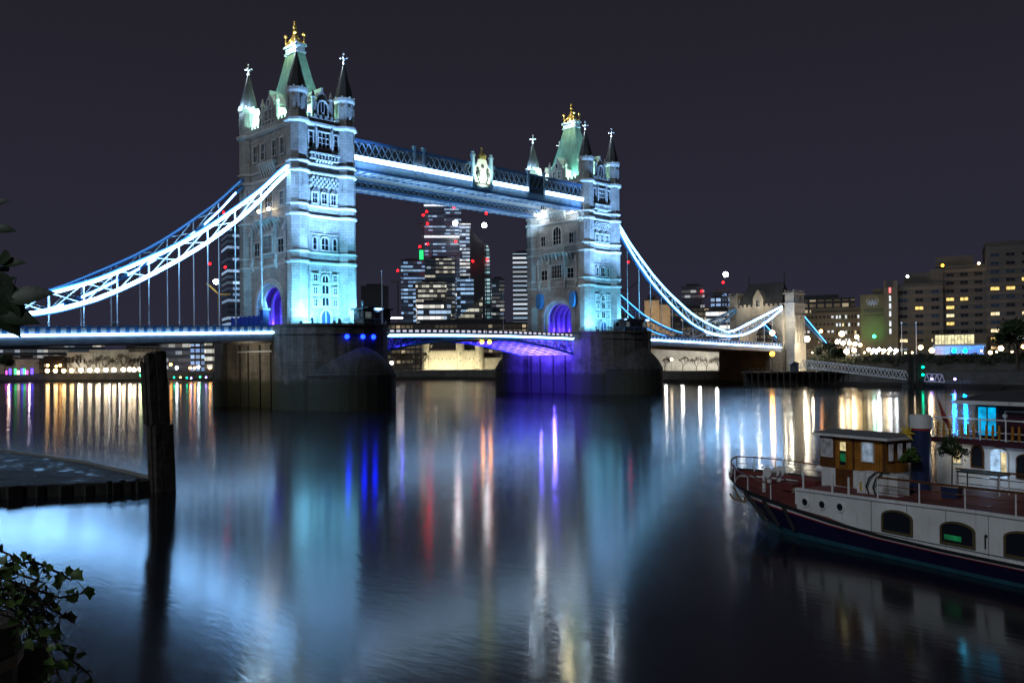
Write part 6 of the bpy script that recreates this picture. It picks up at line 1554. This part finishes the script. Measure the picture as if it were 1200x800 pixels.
# things standing on the barge
def topiary(lx, ly, z0, hs_, r_, pot, label, seed):
    c_, s_ = math.cos(BRZ), math.sin(BRZ); x = BO.x + lx * c_ - ly * s_; y = BO.y + lx * s_ + ly * c_
    t = thing('potted_tree', label, 'potted tree', (x, y, z0)); rnd = random.Random(seed)
    b = MB(); b.hexa([(-pot, -pot, 0), (pot, -pot, 0), (pot, pot, 0), (-pot, pot, 0)], [(-pot * 1.15, -pot * 1.15, pot * 1.7), (pot * 1.15, -pot * 1.15, pot * 1.7), (pot * 1.15, pot * 1.15, pot * 1.7), (-pot * 1.15, pot * 1.15, pot * 1.7)]); b.build('pot', 'funnel_blue', t, local=True)
    b = MB(); b.tube((0, 0, pot * 1.6), (.03, .02, hs_), .035, .03, 6)
    for i in range(8):
        a = i * .8; b.tube((.02, .01, hs_ - .1), (r_ * .7 * math.cos(a), r_ * .7 * math.sin(a), hs_ + r_ * rnd.uniform(-.4, .7)), .02, .008, 4)
    b.build('trunk', 'bark', t, local=True)
    b = MB()
    for i in range(900):
        d = Vector((rnd.gauss(0, 1), rnd.gauss(0, 1), rnd.gauss(0, 1))).normalized() * r_ * rnd.uniform(.35, 1.08) ** .6; d *= (.80 + .42 * math.sin(d.x * 9 / r_ * .4 + seed) * math.sin(d.z * 7 / r_ * .4) + .12 * math.sin(d.y * 14 / r_ * .4)); p = Vector((0, 0, hs_ + r_ * .1)) + Vector((d.x, d.y, d.z * .85))
        a = Vector((rnd.gauss(0, 1), rnd.gauss(0, 1), rnd.gauss(0, 1))).normalized() * .075; q = a.orthogonal().normalized() * .035
        b.poly(p - a, p + q, p + a, p - q)
    b.build('crown', 'leaf_dark' if seed == 2 else 'leaf_ivy', t, local=True)
topiary(9.35, -.25, 2.45, 1.6, .42, .24, 'small round green potted tree beside the blue funnel', 1)
topiary(11.6, -.6, 2.5, 2.1, .62, .30, 'larger dark potted tree in a blue planter on the red barge deck', 2)
c_, s_ = math.cos(BRZ), math.sin(BRZ)
def bw_(lx, ly): return (BO.x + lx * c_ - ly * s_, BO.y + lx * s_ + ly * c_)
x, y = bw_(8.78, .32); t = thing('star_ornament', 'yellow star ornament hanging on the barge funnel', 'ornament', (x, y, 5.05), BRZ)
b = MB(); pts = [((.46 if i % 2 == 0 else .2) * math.cos(R_(90 + i * 180 / 8)), (.46 if i % 2 == 0 else .2) * math.sin(R_(90 + i * 180 / 8))) for i in range(16)]
for i in range(16):
    p, q = pts[i], pts[(i + 1) % 16]; b.poly((0, -.16, 0), (p[0], 0, p[1]), (q[0], 0, q[1])); b.poly((0, .1, 0), (q[0], 0, q[1]), (p[0], 0, p[1]))
b.build('star', 'star_yellow', t, local=True)
x, y = bw_(12.0, 1.6); t = thing('deck_table', 'pale steel table frame on the barge deck behind the potted trees', 'table', (x, y, 2.52), BRZ)
b = MB(); b.box(-1.4, .6, -.4, .4, .88, .94); b.build('tabletop', 'roof_grey', t, local=True)
for lx, ly in ((-1.35, -.35), (.55, -.35), (-1.35, .35), (.55, .35)):
    b = MB(); b.tube((lx, ly, 0), (lx, ly, .88), .03); b.build('leg', 'boat_white', t, local=True)

# ------------------------------------------------------------------ second boat behind
X2, Y2 = bw_(0, 0); BT2 = thing('passenger_boat', 'larger white houseboat behind the barge with maroon upper deckhouse', 'boat', (X2, Y2, 0), BRZ)
lb = lambda m, name, mt, par=None, **k: m.build(name, mt, par or BT2, local=True, **k)
b = MB(); b.prism([(6.2, 5.2), (8.0, 4.4), (34, 4.4), (34, 11.0), (8.0, 11.0), (6.2, 10.0)], -1, 1.7); lb(b, 'hull', 'hull_navy')
b = MB(); b.box(7.1, 33, 4.9, 10.6, 1.7, 4.35); lb(b, 'main_cabin', 'boat_white')
b = MB(); b.box(6.9, 33.2, 4.7, 10.8, 4.35, 4.47); b.box(6.9, 33.2, 4.68, 4.72, 4.3, 4.55); lb(b, 'upper_deck', 'house_maroon')
b = MB(); b.box(9.0, 32, 5.4, 10.2, 4.47, 6.25); uh = lb(b, 'upper_house', 'house_maroon')
b = MB(); b.hexa([(8.1, 4.7, 6.25), (33, 4.7, 6.25), (33, 10.9, 6.25), (8.1, 10.9, 6.25)], [(8.1, 4.7, 6.43), (33, 4.7, 6.43), (33, 10.9, 6.43), (8.1, 10.9, 6.43)]); lb(b, 'roof_edge', 'boat_white')
b = MB(); b.hexa([(8.15, 4.75, 6.43), (33, 4.75, 6.43), (33, 10.8, 6.43), (8.15, 10.8, 6.43)], [(9.2, 6.6, 6.85), (33, 6.6, 6.85), (33, 9.0, 6.85), (9.2, 9.0, 6.85)]); lb(b, 'roof', 'leaf_dark' if False else 'dark_steel')
for i, (x0, x1) in enumerate(((8.05, 8.55), (8.62, 9.12))):
    b = MB(); b.box(x0, x1, 4.96, 5.0, 4.9, 6.1); 
g = MB(); g.box(9.02, 9.95, 5.36, 5.41, 4.75, 6.1); gg = lb(g, 'bar_window', 'cabin_cyan')
g = MB(); g.box(8.96, 9.0, 5.5, 7.6, 4.75, 6.1); lb(g, 'end_window', 'cabin_cyan')
f = MB()
for x in (9.0, 9.48, 9.95): f.box(x - .025, x + .025, 5.32, 5.36, 4.7, 6.15)
lb(f, 'window_bar', 'varnish_dark')
f = MB()
def scroll(x0, x1, z0, z1, y=5.37):
    for a, c in (((x0, z0), (x1, z0)), ((x0, z1), (x1, z1)), ((x0, z0), (x0, z1)), ((x1, z0), (x1, z1))): f.bar((a[0], y, a[1]), (c[0], y, c[1]), .05, .06)
    f.ball((x0, y, (z0 + z1) / 2), .12, 8, 5); f.ball(((x0 + x1) / 2, y, z1), .1, 8, 5); f.ball(((x0 + x1) / 2, y, z0), .12, 8, 5)
scroll(10.35, 12.3, 5.5, 5.95); scroll(13.0, 15.0, 5.5, 5.95); lb(f, 'scroll_moulding', 'boat_white', uh)
for x0, x1, z0, z1, gm_, nm_, ar in ((8.02, 8.42, 3.35, 4.28, 'cabin_warm', 'window', .22), (9.0, 9.55, 3.25, 4.25, 'dark_glass', 'window', .3), (9.92, 10.72, 2.85, 4.18, 'cabin_cool', 'door', .22), (11.2, 12.5, 2.95, 4.05, 'dark_glass', 'window', .25), (13.2, 14.4, 2.95, 4.05, 'dark_glass', 'window', .25)):
    fo = bwin(BT2, x0, x1, z0, z1, 4.896, 'boat_white' if gm_ != 'dark_glass' else 'varnish_dark', gm_, nm_, ar, -1, .06)
    if gm_ == 'cabin_cool':
        g = MB(); g.box(10.44, 10.70, 4.86, 4.868, 3.0, 4.05); g.build('lit_pane', 'cabin_warm', fo, local=True); g = MB(); g.box(10.41, 10.44, 4.84, 4.87, 2.88, 4.15); g.build('mullion', 'boat_white', fo, local=True)
    if gm_ == 'cabin_warm':
        g = MB(); g.box(8.2, 8.23, 4.84, 4.87, 3.36, 4.2)
        for z in (3.6, 3.85): g.box(8.03, 8.41, 4.845, 4.866, z, z + .03)
        g.build('glazing_bar', 'varnish_dark', fo, local=True)
light('POINT', Vector((*bw_(10.3, 3.9), 3.4)), 14, (.5, .7, 1.0), .15); light('POINT', Vector((*bw_(8.3, 4.3), 3.6)), 4, (1.0, .85, .5), .1)
light('POINT', Vector((*bw_(8.7, 4.6), 5.6)), 6, (0.05, .6, 1.0), .15)
st = MB(); sl2 = MB(); hr = MB()
for i in range(13):
    x = 7.0 + i * 1.25; st = MB(); st.tube((x, 4.75, 4.47), (x, 4.75, 5.55), .04, .035, 6); lb(st, 'stanchion', 'boat_white')
    if i < 12:
        for j in range(1, 4):
            xx = x + j * .3125; sl2 = MB(); sl2.box(xx - .05, xx + .05, 4.73, 4.77, 4.6, 5.3); sl2.lathe([(4.85, .06), (4.95, .09), (5.05, .06)], xx, 4.75, 6); lb(sl2, 'baluster', 'varnish')
for z, m_ in ((5.55, .06), (4.95, .035), (4.62, .035)): hr.bar((7.0, 4.75, z), (22, 4.75, z), m_)
lb(hr, 'handrail', 'boat_white')
for x in (12.67, 15.25): b = MB(); b.box(x - .05, x + .05, 4.8, 4.9, 4.47, 6.25); lb(b, 'post', 'boat_white')
x, y = bw_(7.9, 5.0); t = thing('flag', 'furled dark red flag on a slanting staff above the second boat', 'flag', (x, y, 4.5), BRZ)
b = MB(); b.tube((0, 0, 0), (-.85, 0, 2.1), .03, .02, 6); b.build('staff', 'varnish_dark', t, local=True)
b = MB(); b.hexa([(-.2, -.05, .55), (-.02, -.05, .5), (-.02, .05, .5), (-.2, .05, .55)], [(-.8, -.03, 1.9), (-.68, -.03, 1.75), (-.68, .03, 1.75), (-.8, .03, 1.9)]); b.add([(-.2, -.03, .6), (-.55, .02, .9), (-.72, 0, 1.7)], [(0, 1, 2)]); b.build('cloth', 'flag_red', t, local=True)

# ------------------------------------------------------------------ timber post and old slab in the left foreground
rnd = random.Random(5); PB = Vector((94.55, -107.36, 0))
t = thing('timber_post', 'tall weathered timber post standing in the water beside the slab', 'post', PB)
def baulk(cx_, cy_, z0, z1, w_, lean, top):
    m = MB(); n = 7; prev = None
    for i in range(n + 1):
        z = z0 + (z1 - z0) * i / n; q = []
        for a, b_ in ((-1, -1), (0, -1.08), (1, -1), (1.06, 0), (1, 1), (0, 1.05), (-1, 1), (-1.04, 0)):
            q.append((cx_ + a * w_ * (1 + rnd.uniform(-.06, .06)) + lean[0] * z, cy_ + b_ * w_ * (1 + rnd.uniform(-.06, .06)) + lean[1] * z, z + (rnd.uniform(-top, top) if i == n else 0)))
        if prev:
            for k_ in range(8): m.poly(prev[k_], prev[(k_ + 1) % 8], q[(k_ + 1) % 8], q[k_])
        prev = q
    m.poly(*prev); return m
le = (-RGT.x * .048, -RGT.y * .048)
for (u, v, z1, w_) in ((-.42, 0, 8.7, .33), (.0, -.22, 9.25, .35), (.40, .05, 9.35, .33), (-.1, .42, 9.0, .33)):
    o = RGT * u + FWD * v
    baulk(o.x, o.y, -2.5, 4.6 + rnd.uniform(-.15, .1), w_ * 1.10, (le[0] * .5, le[1] * .5), .06).build('lower_baulk', 'old_timber', t, local=True)
    o2 = o * 1.0 - RGT * .10
    baulk(o2.x, o2.y, 4.5, z1, w_ * 1.06, le, .16).build('upper_baulk', 'old_timber', t, local=True)
paint('wet_slab', (0.055, 0.056, 0.058), 0.16, var=.7, scale=.9, bump=.35, bscale=1.6, col2=(.018, .018, .018))
m_ = MATS['wet_slab']; p_ = m_.node_tree.nodes['Principled BSDF']
nz_ = noise_node(m_.node_tree, 0.55, 6, .7, N(m_.node_tree, 'ShaderNodeNewGeometry').outputs['Position']); mr_ = N(m_.node_tree, 'ShaderNodeMapRange'); m_.node_tree.links.new(nz_.outputs[0], mr_.inputs[0])
mr_.inputs[1].default_value = .36; mr_.inputs[2].default_value = .47; mr_.inputs[3].default_value = .28; mr_.inputs[4].default_value = .85; m_.node_tree.links.new(mr_.outputs[0], p_.inputs['Roughness'])
t = thing('concrete_slab', 'old wet concrete barge bed rising from the water at the left edge', 'slab', (90, -112, 0))
ol = [(93.9, -107.75), (93.9, -109.2), (93.2, -110.9), (91.6, -113.3), (90.2, -116), (86, -124), (58, -124), (56, -112), (64, -109.4), (80, -107.6)]
gx = MB()
def inside(x, y):
    c = False; j = len(ol) - 1
    for i in range(len(ol)):
        if (ol[i][1] > y) != (ol[j][1] > y) and x < (ol[j][0] - ol[i][0]) * (y - ol[i][1]) / (ol[j][1] - ol[i][1]) + ol[i][0]: c = not c
        j = i
    return c
b = MB(); b.prism(ol, -2, .78); b.build('body', 'wharf_timber', t)
from mathutils import noise as _n
cx0 = sum(p[0] for p in ol) / len(ol); cy0 = sum(p[1] for p in ol) / len(ol)
def shr(f): return [(cx0 + (x - cx0) * f, cy0 + (y - cy0) * f) for x, y in ol]
tp = MB(); NX, NY = 90, 60; V = {}
for i in range(NX + 1):
    for j in range(NY + 1):
        x = 58 + 40 * i / NX; y = -130 + 22.2 * j / NY
        if inside(x, y):
            z = .785 + max(0, .10 * _n.noise(Vector((x * .4, y * .4, 0))) + .09 * _n.noise(Vector((x * 1.5, y * 1.5, 3))) * max(0, min(1, (-109.8 - y) / 2))) 
            V[i, j] = len(tp.v); tp.v.append((x, y, z))
for i in range(NX):
    for j in range(NY):
        q = [(i, j), (i + 1, j), (i + 1, j + 1), (i, j + 1)]
        if all(k_ in V for k_ in q): tp.f.append([V[k_] for k_ in q]); tp.mi.append(0)
tp.build('wet_surface', 'wet_slab', t, smooth=True)
eb = MB()
for (x0, y0), (x1, y1) in zip(ol[:6], ol[1:7]):
    L = math.hypot(x1 - x0, y1 - y0); n = max(1, int(L / 1.1))
    for i in range(n):
        u = (i + .5) / n; x = x0 + (x1 - x0) * u; y = y0 + (y1 - y0) * u; s_ = rnd.uniform(.2, .42)
        eb.box(x - s_, x + s_, y - s_, y + s_, -.2, .78 + rnd.uniform(-.12, .08))
for u in (.0, .3, .62, .9):
    x = 93.9 - .5 * u; y = -107.8 - 2.9 * u; eb.box(x - .14, x + .14, y - .14, y + .14, -2, .9)
eb.build('kerb_block', 'wharf_timber', t)
ke = MB()
for (x0, y0), (x1, y1) in ((ol[9], ol[0]), (ol[8], ol[9]), (ol[7], ol[8])): ke.bar((x0, y0, .85), (x1, y1, .85), .4, .18)
ke.build('kerb', 'concrete', t)

# ------------------------------------------------------------------ plants close to the camera
def leaf(m, p, d, n, L, W, lobed=True):
    d = d.normalized(); s = d.cross(n)
    if s.length < 1e-3: s = d.orthogonal()
    s.normalize(); n2 = s.cross(d)
    if lobed: pr = [(0, 0), (.12, .52), (.30, .40), (.45, .62), (.62, .30), (1, 0)]
    else: pr = [(0, 0), (.07, .19), (.16, .33), (.27, .43), (.40, .47), (.54, .43), (.68, .33), (.82, .19), (.92, .08), (1, 0)]
    k = len(m.v); cen = [p + d * (L * a) - n2 * (L * .16 * a * a) for a, _ in pr]
    for c, (a, w_) in zip(cen, pr): m.v += [tuple(c), tuple(c + s * (W * w_) + n2 * (W * w_ * .3)), tuple(c - s * (W * w_) + n2 * (W * w_ * .3))]
    for i in range(len(pr) - 1):
        A, B = k + 3 * i, k + 3 * (i + 1)
        m.f += [[A, A + 1, B + 1, B], [A, B, B + 2, A + 2]]; m.mi += [m.cur, m.cur]
rnd = random.Random(21)
def vine(paths, dep, stems, leaves, step, L, lobed=True, jit=.05):
    for path in paths:
        pts = [at(x, y, dep + dz) for x, y, dz in path]
        for a, b in zip(pts[:-1], pts[1:]):
            stems.tube(a, b, .0045, .0035, 5); n = max(1, int((b - a).length / step))
            for i in range(n):
                p = a.lerp(b, (i + rnd.random()) / n); d = Vector((rnd.gauss(0, 1), rnd.gauss(0, 1), rnd.gauss(-.25, .7))); nn = (-FWD + Vector((rnd.gauss(0, .5), rnd.gauss(0, .5), rnd.gauss(.6, .5))))
                q = p + Vector((rnd.gauss(0, jit), rnd.gauss(0, jit), rnd.gauss(0, jit)))
                leaves.cur = 1 if rnd.random() < .03 else 0
                leaf(leaves, q, d, nn, L * rnd.uniform(.55, 1.25), L * rnd.uniform(.6, .95), lobed)
                stems.tube(p, q, .002, .0015, 4)
iv = thing('ivy', 'trailing ivy spilling from the planter at the bottom left corner', 'ivy', at(-10, 760, 3.0))
S_, L_ = MB(), MB()
vine([[(-30, 650, 0), (0, 645, 0), (12, 650, 0), (25, 660, 0), (40, 658, .05), (55, 664, .05), (70, 672, .1), (84, 680, .1)],
      [(-30, 690, 0), (10, 690, .1), (40, 690, .1), (70, 700, .2), (95, 695, .25), (104, 686, .25)],
      [(0, 700, .1), (30, 712, .1), (50, 730, .15), (60, 745, .2), (80, 770, .2), (105, 790, .2)],
      [(20, 700, .1), (50, 706, .1), (75, 722, .2), (88, 730, .2)], [(30, 720, 0), (48, 748, .1), (62, 770, .1), (70, 795, .15)]], 2.9, S_, L_, .014, .044, True, .02)
vine([[(-30, 670, 0), (0, 676, .05), (25, 684, .1), (45, 694, .1)], [(-30, 690, -.1), (0, 700, 0), (30, 708, .05), (55, 716, .1)], [(-30, 700, .1), (10, 712, .1), (35, 726, .1), (40, 740, .1)], [(-20, 665, .2), (20, 672, .2), (50, 682, .2)], [(-25, 712, 0), (10, 722, .05), (26, 732, .05)], [(-25, 682, .15), (15, 694, .15), (40, 706, .2), (60, 720, .2)]], 2.85, S_, L_, .017, .038, True, .04)
S_.build('stem', 'bark', iv); L_.build('foliage', ['leaf_ivy', 'leaf_autumn'], iv, smooth=True)
pc = at(-66, 735, 2.95); t = thing('planter_tub', 'weathered wooden tub under the ivy at the bottom left', 'planter', (pc.x, pc.y, 7.0))
b = MB(); b.lathe([(7.0, .17), (7.3, .2), (pc.z, .235), (pc.z + .01, .20)], pc.x, pc.y, 14); b.build('tub', 'bark', t)
b = MB(); b.lathe([(pc.z - .14, .236), (pc.z - .10, .238)], pc.x, pc.y, 14); b.build('hoop', 'anchor_iron', t)
pc2 = at(30, 800, 3.2); t = thing('bollard', 'short dark timber stump below the ivy at the bottom edge', 'post', (pc2.x, pc2.y, 7.0))
b = MB(); b.lathe([(7.0, .09), (at(30, 762, 3.2).z, .085), (at(30, 758, 3.2).z, .06)], pc2.x, pc2.y, 8); b.build('stump', 'old_timber', t)
paint('leaf_shrub', (0.022, 0.045, 0.014), .5, var=.5, scale=9, bump=.1)
sh = thing('shrub', 'dark leafy branch reaching in at the left edge above the deck', 'shrub', at(-60, 420, 3.2))
S_, L_ = MB(), MB()
vine([[(-70, 420, 0), (-30, 380, 0), (0, 360, 0), (14, 345, 0)], [(-60, 330, 0), (-20, 308, 0), (6, 305, 0), (20, 307, 0)], [(-60, 390, 0), (-20, 372, 0), (10, 358, .1)], [(-70, 300, 0), (-30, 280, 0), (-8, 275, 0)], [(-70, 270, 0), (-30, 245, 0), (-6, 240, 0)], [(-60, 350, 0), (-20, 335, 0), (8, 330, 0)]], 3.2, S_, L_, .03, .09, False, .03)
for x, y, dx, dz, L in ((-6, 268, .9, -.05, .075), (-8, 240, .7, .25, .06), (4, 309, .9, .1, .08), (6, 345, .25, -.9, .15), (12, 352, 1, .25, .16), (-4, 330, .5, -.6, .16), (-10, 350, .5, -.7, .17), (-2, 365, .8, -.2, .15), (2, 318, .2, -1, .13)):
    leaf(L_, at(x, y, 3.15), RGT * dx + UP * dz, -FWD + UP * .5, L, L * .55, False)
S_.build('stem', 'bark', sh); L_.build('foliage', 'leaf_shrub', sh, smooth=True)
